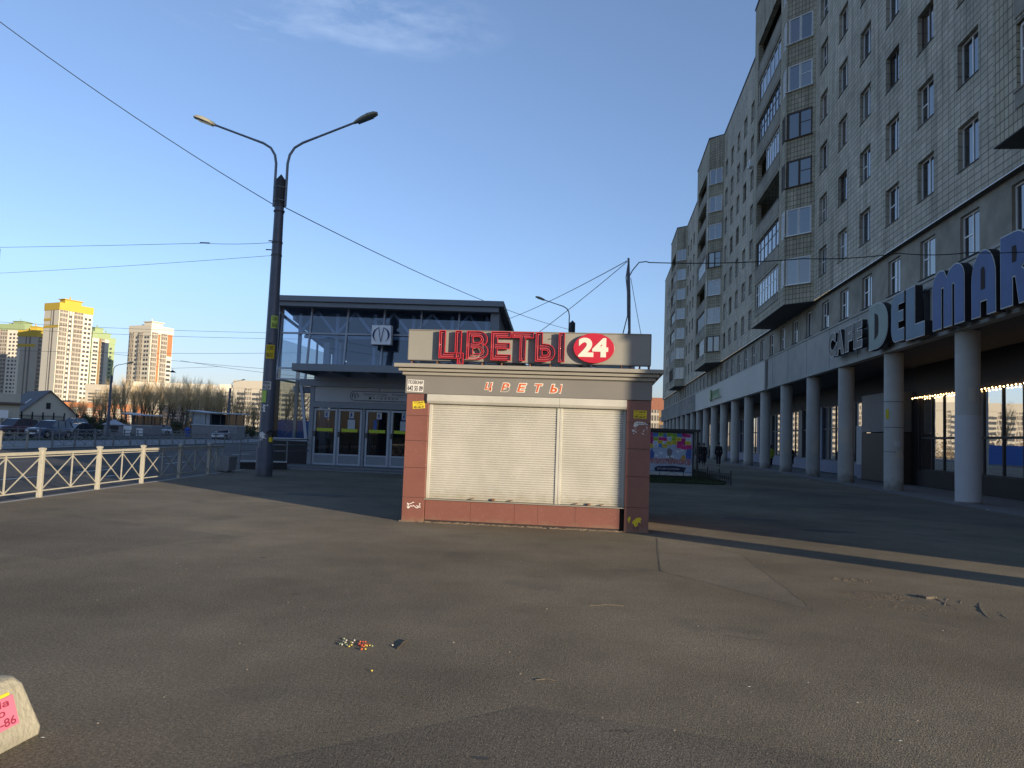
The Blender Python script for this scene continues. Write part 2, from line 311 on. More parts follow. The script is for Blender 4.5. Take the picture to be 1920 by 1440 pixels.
def foot_dirt(m, z0, z1, col, sc=5):
    t = m.node_tree; n = t.nodes.new; l = t.links.new; p = t.nodes['Principled BSDF']; src = p.inputs['Base Color'].links[0].from_socket; c = n('ShaderNodeTexCoord'); s_ = n('ShaderNodeSeparateXYZ'); l(c.outputs['Object'], s_.inputs[0])
    z = n('ShaderNodeTexNoise'); z.inputs['Scale'].default_value = sc; z.inputs['Detail'].default_value = 6; l(c.outputs['Object'], z.inputs[0]); a = n('ShaderNodeMath'); a.operation = 'MULTIPLY_ADD'; a.inputs[1].default_value = (z1-z0)*1.6; l(z.outputs[0], a.inputs[0]); l(s_.outputs[2], a.inputs[2])
    r_ = n('ShaderNodeMapRange'); r_.inputs[1].default_value = z0+(z1-z0)*.8; r_.inputs[2].default_value = z1+(z1-z0)*.8; r_.inputs[3].default_value = .8; r_.inputs[4].default_value = 0; l(a.outputs[0], r_.inputs[0])
    x = n('ShaderNodeMixRGB'); l(r_.outputs[0], x.inputs[0]); l(src, x.inputs[1]); x.inputs[2].default_value = (*col, 1); l(x.outputs[0], p.inputs['Base Color'])
foot_dirt(M['shutter'], .40, .62, (.30, .27, .20), 9); foot_dirt(M['column'], .0, .5, (.14, .125, .10)); foot_dirt(M['pole_blue'], 0, .4, (.06, .06, .06))
M['column_patch'] = mat('repainted patch', (.52, .46, .38), .75, 0, .06, 2)
M['column_blue'] = mat('bluish repaint', (.52, .50, .50), .75, 0, .05, 2)
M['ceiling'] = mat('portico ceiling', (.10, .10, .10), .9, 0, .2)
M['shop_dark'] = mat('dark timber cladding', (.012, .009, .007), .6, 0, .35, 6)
M['shop_brown'] = mat('brown shutter', (.035, .024, .02), .55, 0, .2, 6)
M['shop_grey'] = mat('grey metal sheet', (.12, .13, .14), .5, 0, .15, 3)
M['shop_blue'] = mat('blue grey shop plinth', (.16, .19, .27), .6, 0, .1, 2)
M['frame_white'] = mat('white plastic frame', (.82, .82, .80), .4, 0, .05)
M['frame_dark'] = mat('old dark frame', (.10, .08, .065), .6, 0, .2)
M['roof_edge'] = mat('roof edge tin', (.05, .05, .055), .6, .2, .2)
def pane(name):
    m = bpy.data.materials.new(name); m.use_nodes = True; t = m.node_tree; n = t.nodes.new; l = t.links.new; p = t.nodes['Principled BSDF']
    p.inputs['Roughness'].default_value = .04; p.inputs['Specular IOR Level'].default_value = 1.0; p.inputs['IOR'].default_value = 1.85
    oi = n('ShaderNodeObjectInfo'); g = n('ShaderNodeNewGeometry'); ad = n('ShaderNodeMath'); ad.operation = 'ADD'; l(oi.outputs['Random'], ad.inputs[0]); l(g.outputs['Random Per Island'], ad.inputs[1])
    fr = n('ShaderNodeMath'); fr.operation = 'FRACT'; l(ad.outputs[0], fr.inputs[0]); c = n('ShaderNodeValToRGB'); c.color_ramp.interpolation = 'CONSTANT'
    e = c.color_ramp.elements; e[0].color = (.012, .014, .018, 1); e[1].position = .45; e[1].color = (.03, .04, .055, 1)
    e.new(.68).color = (.12, .125, .12, 1); e.new(.85).color = (.07, .05, .04, 1); l(fr.outputs[0], c.inputs[0]); l(c.outputs[0], p.inputs['Base Color'])
    return m
M['pane'] = pane('window pane over dark room or curtain')

# ------------------------------------------------------------------ lettering
def text_mesh(body, offset=0., extrude=0., shear=0., bevel=0., fill=True, space=1.):
    cu = bpy.data.curves.new('t', 'FONT'); cu.body = body; cu.offset = offset; cu.extrude = extrude; cu.shear = shear; cu.bevel_depth = bevel; cu.resolution_u = 4; cu.space_character = space
    cu.fill_mode = 'BOTH' if fill else 'NONE'
    o = bpy.data.objects.new('t', cu); COL.objects.link(o); bpy.context.view_layer.update()
    me = bpy.data.meshes.new_from_object(o.evaluated_get(bpy.context.evaluated_depsgraph_get())); bpy.data.objects.remove(o); bpy.data.curves.remove(cu)
    return me
def bbox(me):
    xs = [v.co.x for v in me.vertices]; ys = [v.co.y for v in me.vertices]; return min(xs), max(xs), min(ys), max(ys)
def place_text(name, body, m, parent, o, u, v, w, h, depth=.002, offset=.0, shear=0., ref=None, bevel=0., fill=True, lift=0, rootsub=True, space=1.):
    """fit text into a w x h rectangle whose lower left corner is o; u, v unit directions"""
    me = text_mesh(body, offset, 0.5 if depth else 0, shear, bevel, fill, space); b = ref or bbox(me)
    u = Vector(u).normalized(); v = Vector(v).normalized(); n = u.cross(v)
    sx = w/(b[1]-b[0]); sy = h/(b[3]-b[2]); o = Vector(o)
    for q in me.vertices:
        c = q.co.copy(); q.co = o + u*((c.x-b[0])*sx) + v*((c.y-b[2])*sy) + n*(c.z*depth + lift)
    me.name = name; me.materials.clear(); me.materials.append(m)
    ob = bpy.data.objects.new(name, me); COL.objects.link(ob)
    if parent is not None:
        ob.parent = parent
        if rootsub: me.transform(Matrix.Translation(-rootloc(parent)))
    return ob
X_, Y_, Z_ = (1, 0, 0), (0, 1, 0), (0, 0, 1)

# ================================================================== GROUND
def Xf(y): return -11.6-.149*(y-14.77)          # edge of the square along the road
def sheet(name, pts, z, m):
    b = MB(); b.face([(p[0], p[1], z) for p in pts]); return struct(b.build(name, m, recalc=False))
def strip(name, o1, o2, ya, yb, z, m): return sheet(name, [(Xf(ya)-o2, ya), (Xf(ya)-o1, ya), (Xf(yb)-o1, yb), (Xf(yb)-o2, yb)], z, m)
sheet('ground', [(-1500, -600), (900, -600), (900, 1600), (-1500, 1600)], -.17, M['earth'])
b = MB(); YA, YB = -70, 230
b.face([(Xf(YA)+.16, YA, 0), (90, YA, 0), (90, YB, 0), (Xf(YB)+.16, YB, 0)])
struct(b.build('square', M['asphalt'], recalc=False))
b = MB(); b.loft([[(Xf(y), y, -.2), (Xf(y)+.16, y, -.2), (Xf(y)+.16, y, .004), (Xf(y), y, .004)] for y in (YA, YB)]); struct(b.build('kerb', M['kerb'], bevel=.02))
strip('road', 0, 17.9, -70, 420, -.15, M['road'])
strip('tram_strip', 18.2, 28.6, -70, 420, -.13, M['pale_strip'])
strip('grass_verge', 28.9, 31.4, -70, 260, -.12, M['grass'])
strip('parking_road', 31.4, 42, -70, 300, -.14, M['road'])
strip('far_lawn', 42, 120, 40, 300, -.13, M['grass'])
b = MB()
for (a, y0, y1) in ((4.55, 19.6, 22.2), (4.75, 24.6, 27.2), (5.0, 32.4, 34.6), (6.6, 45.8, 49.2), (6.7, 55, 58), (3.0, 23.3, 23.9), (9.5, 60, 63), (8.2, 38, 40.5)):
    b.face([(Xf(y0)-a-.07, y0, -.146), (Xf(y0)-a+.07, y0, -.146), (Xf(y1)-a+.07, y1, -.146), (Xf(y1)-a-.07, y1, -.146)])
struct(b.build('road_markings', M['white_paint'], recalc=False))
sheet('portico_pavement', [(11.0, 1), (15.2, 1), (15.2, 152), (11.0, 152)], .006, M['pavers'])
b = MB(); LW = [(1.2, 31.1), (4.9, 31.5), (5.2, 33.0), (5.6, 42.5), (5.7, 49.5), (-1, 49.5), (-1, 31.1)]
b.loft([[(p[0], p[1], 0) for p in LW], [(p[0], p[1], .05) for p in LW]]); stuff(tag(b.build('lawn', M['grass']), 'dull green lawn under the poster board beside the walkway', 'lawn'))
b = MB(); rnd = random.Random(3)
for i in range(2600):
    x = rnd.uniform(.9, 5.5); y = rnd.uniform(31.2, 44)
    if x > 4.85+.05*(y-31): continue
    a = rnd.uniform(0, pi); h = rnd.uniform(.04, .11); w = .012
    b.face([(x-w*cos(a), y-w*sin(a), .045), (x+w*cos(a), y+w*sin(a), .045), (x+rnd.uniform(-.03, .03), y+rnd.uniform(-.03, .03), .045+h)])
stuff(tag(b.build('grass_blades', M['grass'], recalc=False), 'short rough grass blades covering the lawn by the poster board', 'grass'))

sheet('asphalt_patch', [(.97, 13.15), (.86, 11.5), (.78, 9.91), (1.3, 9.2), (2.13, 8.02), (2.12, 9.9), (2.09, 11.75)], .0015, M['asphalt_patch'])
sheet('asphalt_patch', [(-9.5, 9.2), (-6.2, 8.3), (-5.4, 10.9), (-9.0, 12.3)], .0015, M['asphalt_patch2'])
sheet('asphalt_patch', [(4.2, 22.8), (9.4, 17.5), (10.8, 19.0), (10.8, 30), (5.8, 30)], .0015, M['asphalt_patch2'])
sheet('asphalt_patch', [(-2.2, 3.1), (.9, 2.2), (3.4, 2.4), (4.4, 4.4), (1.6, 4.2), (-.4, 4.7)], .0015, M['asphalt_patch2'])
# seams, cracks and raised mud ridges on the square
def ribbon(b, pts, w, z, seed=0):
    r = random.Random(seed); L = []; R = []
    for k, p in enumerate(pts):
        q = pts[min(k+1, len(pts)-1)]; o = pts[max(k-1, 0)]; d = Vector((q[0]-o[0], q[1]-o[1])).normalized(); ww = w*r.uniform(.4, 1.3)
        L.append((p[0]-d.y*ww, p[1]+d.x*ww, z)); R.append((p[0]+d.y*ww, p[1]-d.x*ww, z))
    for k in range(len(pts)-1): b.quad(L[k], R[k], R[k+1], L[k+1])
def wig(p, q, n, a, seed):
    r = random.Random(seed); return [(p[0]+(q[0]-p[0])*i/n+r.uniform(-a, a), p[1]+(q[1]-p[1])*i/n+r.uniform(-a, a)) for i in range(n+1)]
M['crack'] = mat('crack filled with dirt', (.09, .08, .06), .95, 0, .3, 30)
M['mud'] = mat('dried mud', (.135, .112, .082), .95, 0, .3, 30, .6, 60)
b = MB()
ribbon(b, wig((.97, 13.15), (.78, 9.91), 40, .02, 1), .005, .003, 1)
ribbon(b, wig((2.09, 11.75), (2.13, 8.02), 48, .02, 2), .004, .003, 2)
for i, (p, q, w) in enumerate((((-3.3, 13.2), (-3.9, 11.5), .004), ((-9, 17.6), (-5.2, 17.1), .006), ((1.6, 6.6), (1.1, 6.75), .004), ((.1, 4.4), (.22, 4.42), .004), ((5.5, 14.8), (8.5, 12.2), .012), ((4.2, 22.8), (9.4, 17.5), .012))): ribbon(b, wig(p, q, 16, .02, 9+i), w, .003, i)
struct(b.build('pavement_cracks', M['crack'], recalc=False))
b = MB()
for (x, y, rx, ry) in ((-6.9, 18.4, 1.0, .35), (3.3, 17.4, .7, .25), (4.4, 15.7, .6, .2), (-.55, 3.9, .05, .02), (-4.1, 9.2, .05, .03), (-2.9, 7.3, .05, .02), (.9, 3.6, .03, .02)):
    r = random.Random(int(x*10)); b.face([(x+rx*cos(t*pi/9)*r.uniform(.7, 1.1), y+ry*sin(t*pi/9)*r.uniform(.7, 1.1), .0035) for t in range(18)])
M['stain'] = mat('oily stain', (.055, .05, .045), .8, 0, .3, 4)
struct(b.build('ground_stains', M['stain'], recalc=False))
def ridge(px, seed, w, h):
    b = MB(); r = random.Random(seed); pts = [gnd(*p) for p in px]; P = []
    for k in range(len(pts)-1):
        for i in range(8): P.append(pts[k].lerp(pts[k+1], i/8)+Vector((r.uniform(-.008, .008), r.uniform(-.008, .008), 0)))
    P.append(pts[-1]); n = len(P)
    b.tube([p+Vector((0, 0, -w*.45)) for p in P], [.8*w*(.35+.65*sin(pi*(i+.4)/(n)))*r.uniform(.7, 1.2) for i in range(n)], 6)
    return b.build('mud_ridge', M['mud'], smooth=True)
for i, (px, w, lb) in enumerate((
    ([(1735, 1113), (1770, 1130), (1810, 1150)], .018, 'long straight dried mud ridge right of the small mud heap'),
    ([(1776, 1120), (1768, 1138)], .022, 'short stubby mud ridge crossing the long straight one'),
    ([(1834, 1122), (1838, 1140), (1850, 1155), (1862, 1164)], .028, 'thick curved mud ridge, widest of the ridges near the right edge'),
    ([(1870, 1144), (1880, 1155), (1893, 1163)], .016, 'thin mud ridge just right of the thick curved one'),
    ([(1666, 1110), (1674, 1119)], .016, 'tiny mud ridge left of the small mud heap'),
    ([(1592, 1106), (1608, 1117)], .014, 'tiny mud ridge farthest left, beside the rubbed mud patch'),
    ([(1727, 1150), (1748, 1158)], .014, 'low mud ridge in front of the small mud heap'),
    ([(1803, 1124), (1800, 1134)], .014, 'stub of mud between the crossing ridges and the thick curved one'))):
    tag(ridge(px, i, w, .02), lb, 'mud ridge', 'dried mud ridges on the asphalt')
def heap(x, y, rx, ry, n, seed, lab, s0=.006, s1=.02, m='mud'):
    b = MB(); r = random.Random(seed)
    for i in range(n):
        a = r.uniform(0, 2*pi); q = sqrt(r.random()); px_, py_ = x+rx*q*cos(a), y+ry*q*sin(a); s = r.uniform(s0, s1)
        b.obox((px_, py_, s*.3), Vector((s, r.uniform(-s, s)*.4, 0)), Vector((-s*.4, s*r.uniform(.5, 1), 0)), Vector((0, 0, s*.5)))
    return stuff(tag(b.build('mud_crumbs', M[m]), lab, 'mud'))
heap(3.62, 9.1, .07, .06, 40, 4, 'small dark mud heap at the left end of the long ridge', .01, .03)
heap(3.05, 9.0, .38, .22, 900, 5, 'rubbed patch of mud crumbs left of the ridges', .0015, .0055)
heap(3.0, 8.5, .6, .2, 520, 6, 'thin trail of mud crumbs in front of the rubbed patch', .0015, .005)
heap(3.1, 10.0, .25, .15, 120, 8, 'small mud crumb patch nearest the shadow strip', .003, .009)
# loose grit scattered on the square
b = MB(); r = random.Random(12)
for i in range(260):
    y = 2.6+12*r.random()**1.5; x = r.uniform(-.62, .62)*y-.1*y; s = r.choice((.0014, .0018, .002, .0025, .004))*(1+.05*y)
    b.obox((x, y, s*.4), (s, s*.3*r.uniform(-1, 1), 0), (-s*.3, s*r.uniform(.5, 1), 0), (0, 0, s*.5))
stuff(tag(b.build('loose_grit', mat('pale grit', (.25, .22, .18), .8, 0, .5, 3)), 'pale grit scattered over the brown asphalt', 'grit'))
# spilt sweets
r = random.Random(5)
cols = [('orange', (.50, .10, .03)), ('yellow', (.50, .40, .07)), ('pale green', (.26, .32, .18)), ('white', (.45, .42, .36)), ('red', (.38, .05, .03))]
cm = [mat(c+' sweet', v, .35, 0, .1, 50) for c, v in cols]
ico = bmesh.new(); bmesh.ops.create_icosphere(ico, subdivisions=2, radius=.0078); ms = []
for c in cm:
    me = bpy.data.meshes.new('sweet'); ico.to_mesh(me); me.materials.append(c)
    for p in me.polygons: p.use_smooth = True
    ms.append(me)
ico.free()
def sweet(px, py, k, lab, s=1):
    g = gnd(px, py); o = bpy.data.objects.new('sweet', ms[k]); COL.objects.link(o); o.location = (g.x, g.y, .008*s); o.scale = (s, s, .8*s); return tag(o, lab, 'sweet', 'spilt round sweets')
for i in range(22):
    k = [0, 0, 4, 1, 0][i % 5]; sweet(681+r.gauss(0, 6), 1212+r.gauss(0, 3), k, '%s sweet in the dense orange and red heap of spilt sweets' % cols[k][0])
for i in range(15):
    k = [2, 3, 1, 2, 3][i % 5]; sweet(645+r.gauss(0, 9), 1206+r.gauss(0, 3.5), k, '%s sweet in the loose scatter left of the dense heap' % cols[k][0])
sweet(697, 1259.5, 1, 'single yellow sweet lying nearest the camera, below the heap')
sweet(736, 1211.5, 3, 'single white sweet just left of the curled bark')
sweet(659, 1211, 1, 'lone yellow sweet between the loose scatter and the heap')
sweet(698, 1213, 2, 'pale green sweet at the right edge of the heap')
sweet(850, 1206, 3, 'single white sweet far right of the curled bark', .8)
b = MB(); A = gnd(744, 1217); B = gnd(753, 1207); Cc = gnd(761, 1202)
b.loft([[p+Vector((0, 0, 0)), p+Vector((.010, .003, .0)), p+Vector((.012, .0, .012)), p+Vector((.002, .0, .014))] for p in (A, A.lerp(B, .5)+Vector((.006, 0, 0)), B, B.lerp(Cc, .6), Cc)])
tag(b.build('bark_curl', mat('dark bark', (.05, .04, .03), .9), smooth=True), 'dark curled strip of bark beside the spilt sweets', 'bark')
M['litter'] = mat('white litter', (.5, .5, .48), .7)
for i, (px, py, s, lab) in enumerate(((80, 1385, .012, 'white scrap right of the concrete block corner'), (1608, 1319, .012, 'largest white scrap on the open asphalt at right'), (1404, 1289, .012, 'long white scrap on the asphalt right of centre'), (1688, 1391, .014, 'pale scrap near the bottom right corner'), (1852, 957, .05, 'crumpled white scrap before the near columns'), (1580, 958, .02, 'white scrap in the dark walkway'), (1515, 900, .05, 'white scrap at the foot of a mid column'), (1515, 1281, .01, 'small white scrap left of the largest one'))):
    g = gnd(px, py); b = MB(); r = random.Random(i); P = [(g.x+s*r.uniform(.6, 1.4)*cos(t*pi/3), g.y+s*.5*r.uniform(.5, 1.5)*sin(t*pi/3), .004+s*.3*r.random()) for t in range(6)]
    c = (g.x, g.y, .004+s*.5)
    for k in range(6): b.face([P[k], P[(k+1) % 6], c])
    tag(b.build('litter', M['litter']), lab, 'litter', 'white scraps of litter')
for i, (p, q, lab) in enumerate((((1105, 1136), (1170, 1137), 'pale thin straw lying level left of centre right'), ((1004, 1276), (1042, 1278), 'reddish thin straw near the bottom centre'))):
    b = MB(); b.tube([gnd(*p)+Vector((0, 0, .004)), gnd((p[0]+q[0])/2, p[1]-.5)+Vector((0, 0, .008)), gnd(*q)+Vector((0, 0, .004))], .0035, 5)
    tag(b.build('straw', M['mud']), lab, 'straw')

# concrete block bottom left, its sunny side faces +X
t = thing('concrete_block', 'pale concrete block with pink phone sticker at bottom left corner', 'block', (-3.0, 3.3, 0))
b = MB(); R = []
for z, xo, ya, yb in ((0, -2.80, 2.70, 3.76), (.04, -2.80, 2.70, 3.765), (.27, -2.86, 2.82, 3.69), (.31, -2.885, 2.86, 3.655), (.325, -2.93, 2.9, 3.60)):
    R.append([(xo, ya, z), (xo+.002, (ya+yb)/2, z), (xo, yb-.03, z), (xo-.03, yb, z), (-3.2-(-2.80-xo)*1.0-.03, yb, z), (-3.23-(-2.80-xo), yb-.03, z), (-3.23-(-2.80-xo), ya, z)])
b.loft(R); blk = b.build('body', M['concrete'], t, bevel=.012)
v = Vector((-.06, -.0, .23)).normalized()
b = MB(); o = Vector((-2.806+.0, 3.10, .055)); o = Vector((-2.8135, 3.12, .07))
def bp(a, c): return Vector((-2.7845-(c)*.26, a, c))
b.face([bp(3.05, .09), bp(3.60, .105), bp(3.585, .245), bp(3.04, .235)]); stk = b.build('sticker', mat('pink paper', (.50, .14, .21), .7, 0, .05), t, recalc=False); stk['label'] = 'pink sticker with phone number'
b = MB(); b.face([bp(3.05, .2375), bp(3.565, .2475), bp(3.56, .262), bp(3.05, .252)]); b.build('sticker', M['paper_yellow'], t, recalc=False)['label'] = 'yellow paper edge above the pink sticker'
M['maroon'] = mat('maroon ink', (.22, .02, .05), .7)
vv = (bp(3, .24)-bp(3, .1)).normalized()
place_text('lettering', 'На', M['maroon'], stk, bp(3.45, .203)+Vector((.002, 0, 0)), Y_, vv, .10, .032, .001, .02)
place_text('lettering', 'ро', M['maroon'], stk, bp(3.43, .155)+Vector((.002, 0, 0)), Y_, vv, .09, .034, .001, .015)
place_text('lettering', '955-86', M['maroon'], stk, bp(3.36, .113)+Vector((.002, 0, 0)), Y_, vv, .22, .04, .001, .01)

# ================================================================== FLOWER KIOSK
KY = 13.8
kio = thing('flower_kiosk', 'shuttered red granite flower kiosk in the middle of the square', 'kiosk', (-1.36, KY+2, 0))
b = MB(); b.box(-3.15, .42, KY+.16, KY+3.9, 0, 2.75); b.build('inner_wall', M['metal_grey'], kio)
def pilaster(x0, x1, y0, y1, lab):
    b = MB(); z = [.0, .44, .98, 1.47, 1.93, 2.33]
    for a, c in zip(z[:-1], z[1:]): b.box(x0, x1, y0, y1, a+.003, c-.003)
    b.box(x0+.006, x1-.006, y0+.006, y1-.006, 0, 2.335, 1)
    return b.build('pilaster', [M['granite'], M['joint']], kio, bevel=.003)
pilaster(-3.57, -3.16, KY, KY+.5, 0); pilaster(.44, .865, KY, KY+.5, 0)
pilaster(-3.57, -3.16, KY+3.5, KY+4.0, 0); pilaster(.44, .865, KY+3.5, KY+4.0, 0)
b = MB()
for x0, x1 in ((-3.15, -2.31), (-2.31, -1.51), (-1.51, -1.09), (-1.09, -.42), (-.42, .36)): b.box(x0+.002, x1-.002, KY+.03, KY+.15, .05, .41)
b.box(-3.15, .36, KY+.036, KY+.14, .0, .40, 1); b.box(.365, .43, KY+.12, KY+.16, 0, .41, 1)
b.build('plinth', [M['granite'], M['joint']], kio)
b = MB(); b.box(-3.6, -3.5, KY+.5, KY+3.5, 0, 2.33); b.box(.78, .83, KY+.5, KY+3.5, 0, 2.33); b.build('side_panel', M['granite'], kio)
b = MB(); r = random.Random(2)
for i in range(420):
    x = r.uniform(-3.6, .45); q = r.random()**1.6; w = r.uniform(.008, .04); h = r.uniform(.004, .016)*(1-q*.5)
    b.obox((x, KY+.03-q*.06, h*.6), (w, r.uniform(-.3, .3)*w, r.uniform(-.004, .004)), (r.uniform(-.2, .2)*w, .5*w, 0), (0, 0, h))
b.build('mortar_crumbs', mat('crumbly mortar', (.17, .13, .09), .95, 0, .4, 30, .6, 60), kio)['kind'] = 'stuff'
b = MB(); b.box(-3.17, .435, KY-.01, KY+.16, .41, .428); b.build('sill', M['cornice'], kio, bevel=.004)
b = MB(); b.box(-3.60, .875, KY-.025, KY+4.03, 2.335, 2.66); b.build('fascia', M['metal_grey'], kio, bevel=.004)
b = MB()
for e, z0, z1 in ((.055, 2.675, 2.725), (.115, 2.738, 2.79), (.185, 2.803, 2.872)):
    b.box(-3.60-e, .875+e, KY-.025-e, KY+4.03+e, z0, z1)
for e, z0, z1 in ((.02, 2.66, 2.675), (.035, 2.725, 2.738), (.095, 2.79, 2.803)): b.box(-3.60-e, .875+e, KY-.025-e, KY+4.03+e, z0, z1, 1)
b.build('cornice', [M['cornice'], M['metal_grey']], kio, bevel=.004)
def slats(x0, x1, z0, z1, y):
    b = MB(); n = int((z1-z0)/.0405); h = (z1-z0)/n
    for i in range(n):
        z = z0+i*h; P = [(0, .012), (h*.10, -.001), (h*.42, -.0065), (h*.74, -.004), (h*.84, .004), (h, .012)]
        for k in range(5):
            b.quad((x0, y+P[k][1], z+P[k][0]), (x1, y+P[k][1], z+P[k][0]), (x1, y+P[k+1][1], z+P[k+1][0]), (x0, y+P[k+1][1], z+P[k+1][0]))
    return b
for x0, x1, hs in ((-3.10, -.80, (-2.30, -1.91, -1.59)), (-.70, .385, (-.42, -.19, .03))):
    s = slats(x0, x1, .43, 2.16, KY+.09).build('roller_shutter', M['shutter'], kio, recalc=False)
    for k, hx in enumerate(hs):
        b = MB(); b.tube([(hx-.035, KY+.05, .447), (hx-.01, KY+.03, .452), (hx+.02, KY+.035, .462), (hx+.04, KY+.055, .462)], .009, 6)
        if k == 1: b.box(hx-.02, hx+.02, KY+.03, KY+.07, .43, .475)
        b.build('latch', M['rust'], s)
b = MB(); b.box(-3.155, -3.10, KY+.07, KY+.12, .43, 2.17); b.build('guide_rail', M['shutter'], kio, bevel=.003)
b = MB(); b.box(-.80, -.753, KY+.07, KY+.12, .43, 2.17); b.box(-.747, -.70, KY+.07, KY+.12, .43, 2.17); b.box(-.755, -.745, KY+.075, KY+.1, .43, 2.17, 1); b.build('guide_rail', [M['shutter'], M['metal_grey']], kio, bevel=.003)
b = MB(); b.box(.385, .44, KY+.07, KY+.12, .43, 2.17); b.build('guide_rail', M['shutter'], kio, bevel=.003)
for x0, x1 in ((-3.185, -.762), (-.758, .437)):
    b = MB(); prof = [(KY+.15, 2.33), (KY-.03, 2.33), (KY-.035, 2.21), (KY-.005, 2.165), (KY+.06, 2.155), (KY+.15, 2.155)]
    b.loft([[(x0, y, z) for y, z in prof], [(x1, y, z) for y, z in prof]]); b.build('shutter_box', M['shutter'], kio, bevel=.003)
b = MB(); b.box(-3.21, -3.187, KY-.03, KY+.0, 2.17, 2.33); b.build('box_end_cap', M['black'], kio)
# small lettering on the fascia: outlined orange capitals
xs = [(-2.13, .15), (-1.83, .16), (-1.54, .18), (-1.22, .15), (-.95, .23)]
for ch, (x, w) in zip('ЦВЕТЬI', xs[:4]+[(-.95, .15), (-.775, .055)]):
    zz = 2.415; hh = .16; sh = .22; vd = Z_
    if ch == 'Ь': ch = 'P'; zz = 2.575; vd = (0, 0, -1); sh = -.22
    ref = bbox(text_mesh(ch, .055, 0, sh)); i = place_text('letter', ch, M['ivory'], kio, (x, KY-.026, zz), X_, vd, w, hh, .004, .055, sh, ref, bevel=.035)
    place_text('letter_face', ch, M['orange'], i, (x, KY-.031, zz), X_, vd, w, hh, .004, .02, sh, ref)
def sticker(parent, name, m, x0, x1, z0, z1, y, lines, lab, rot=0, tm='ink'):
    c = Vector(((x0+x1)/2, y, (z0+z1)/2)); u = Vector((cos(rot), 0, sin(rot))); v = Vector((-sin(rot), 0, cos(rot))); w = (x1-x0)/2; h = (z1-z0)/2
    b = MB(); b.obox(c, u*w, Vector((0, .0015, 0)), v*h); o = b.build(name, M[m], parent); o['label'] = lab
    n = len(lines); tot = sum(l[1] for l in lines); z = 1.0
    for s, fr, wf, off in lines:
        z -= 2*fr/tot*.5*2*.5; hh = fr/tot*2*h*.78
        # top-down placement
    z = h
    for s, fr, wf, off in lines:
        lh = fr/tot*2*h; z -= lh; place_text('lettering', s, M[tm], o, c+u*(-w*wf)+v*(z+lh*.13)+Vector((0, -.003, 0)), u, v, 2*w*wf, lh*.74, .001, off)
    return o
sticker(kio, 'flyer', 'paper_white', -3.565, -3.262, 2.365, 2.585, KY-.028, (('ПОЗВОНИ', .42, .88, .02), ('642 55 09', .58, .93, .025)), 'white phone flyer at the left end of the fascia', -.03)
sticker(kio, 'flyer', 'paper_yellow', -3.455, -3.225, 2.06, 2.195, KY-.003, (('ОТДЫХ', .4, .8, .02), ('на Звездной', .2, .6, .0), ('983-60-47', .4, .85, .02)), 'tilted yellow flyer on the left pilaster', .09)
sticker(kio, 'flyer', 'paper_yellow', .56, .79, 2.01, 2.155, KY-.003, (('ОТДЫХ', .4, .85, .02), ('на Звездной', .2, .6, .0), ('983-60-47', .4, .85, .02)), 'level yellow flyer on the right pilaster', -.02)
def scrap(parent, pts, y, m, lab, name='torn_paper', seed=0):
    b = MB(); c = (sum(p[0] for p in pts)/len(pts), sum(p[1] for p in pts)/len(pts))
    for k in range(len(pts)): b.face([(pts[k][0], y, pts[k][1]), (pts[(k+1) % len(pts)][0], y, pts[(k+1) % len(pts)][1]), (c[0], y, c[1])])
    o = b.build(name, M[m], parent, recalc=False); o['label'] = lab; return o
scrap(kio, [(.56, 1.865), (.575, 1.93), (.62, 1.955), (.72, 1.95), (.80, 1.925), (.82, 1.90), (.76, 1.905), (.70, 1.895), (.65, 1.90), (.62, 1.86)], KY-.003, 'paper_white', 'torn white paper below the right yellow flyer')
b = MB(); r = random.Random(9)
for i in range(9): x = .62+.028*i; b.obox((x, KY-.004, 1.92+r.uniform(-.006, .006)), (.008, 0, r.uniform(-.01, .01)), (0, .001, 0), (r.uniform(-.004, .004), 0, .008))
b.build('ink_scribble', M['ink'], kio)
b = MB()
for i in range(26): x = r.uniform(.53, .83); z = r.choice((1.83, 1.80, 1.77, 1.78))+r.uniform(-.04, .04); s = r.uniform(.003, .012); b.obox((x, KY-.002, z), (s, 0, s*r.uniform(-.6, .6)), (0, .001, 0), (0, 0, s*.6))
b.build('paper_remnant', M['chalk'], kio)['label'] = 'white paper remnants on the right pilaster'
y1 = scrap(kio, [(.50, .225), (.515, .27), (.545, .285), (.555, .25), (.54, .21), (.53, .16)], KY-.003, 'paper_yellow', 'yellow torn scrap low on the right pilaster')
scrap(kio, [(.575, .17), (.60, .21), (.635, .24), (.66, .265), (.72, .27), (.745, .25), (.72, .21), (.74, .17), (.69, .19), (.67, .12), (.63, .10), (.61, .15)], KY-.003, 'paper_yellow', 'larger yellow torn scrap low on the right pilaster')
b = MB()
for i in range(14): x = r.uniform(.60, .75); z = r.uniform(.03, .17); s = r.uniform(.005, .014); b.obox((x, KY-.0045, z), (s*.5, 0, s*r.uniform(-1, 1)), (0, .001, 0), (0, 0, s))
b.build('spray_mark', M['ink'], kio)
b = MB()  # white spray tag on the left pilaster
for P in (((-3.48, .335), (-3.44, .315), (-3.40, .33), (-3.37, .35), (-3.345, .355)), ((-3.47, .33), (-3.475, .28), (-3.455, .235), (-3.43, .26), (-3.405, .29), (-3.37, .275)), ((-3.37, .30), (-3.34, .285), (-3.31, .26), (-3.28, .25), (-3.255, .285), (-3.23, .34), (-3.25, .33)), ((-3.30, .30), (-3.27, .27), (-3.235, .265), (-3.225, .29)), ((-3.46, .32), (-3.44, .27), (-3.452, .245))):
    for p, q in zip(P[:-1], P[1:]): b.bar((p[0], KY-.002, p[1]), (q[0], KY-.002, q[1]), .002, .010)
b.build('graffiti_tag', M['chalk'], kio)['label'] = 'white spray scribble low on the left pilaster'

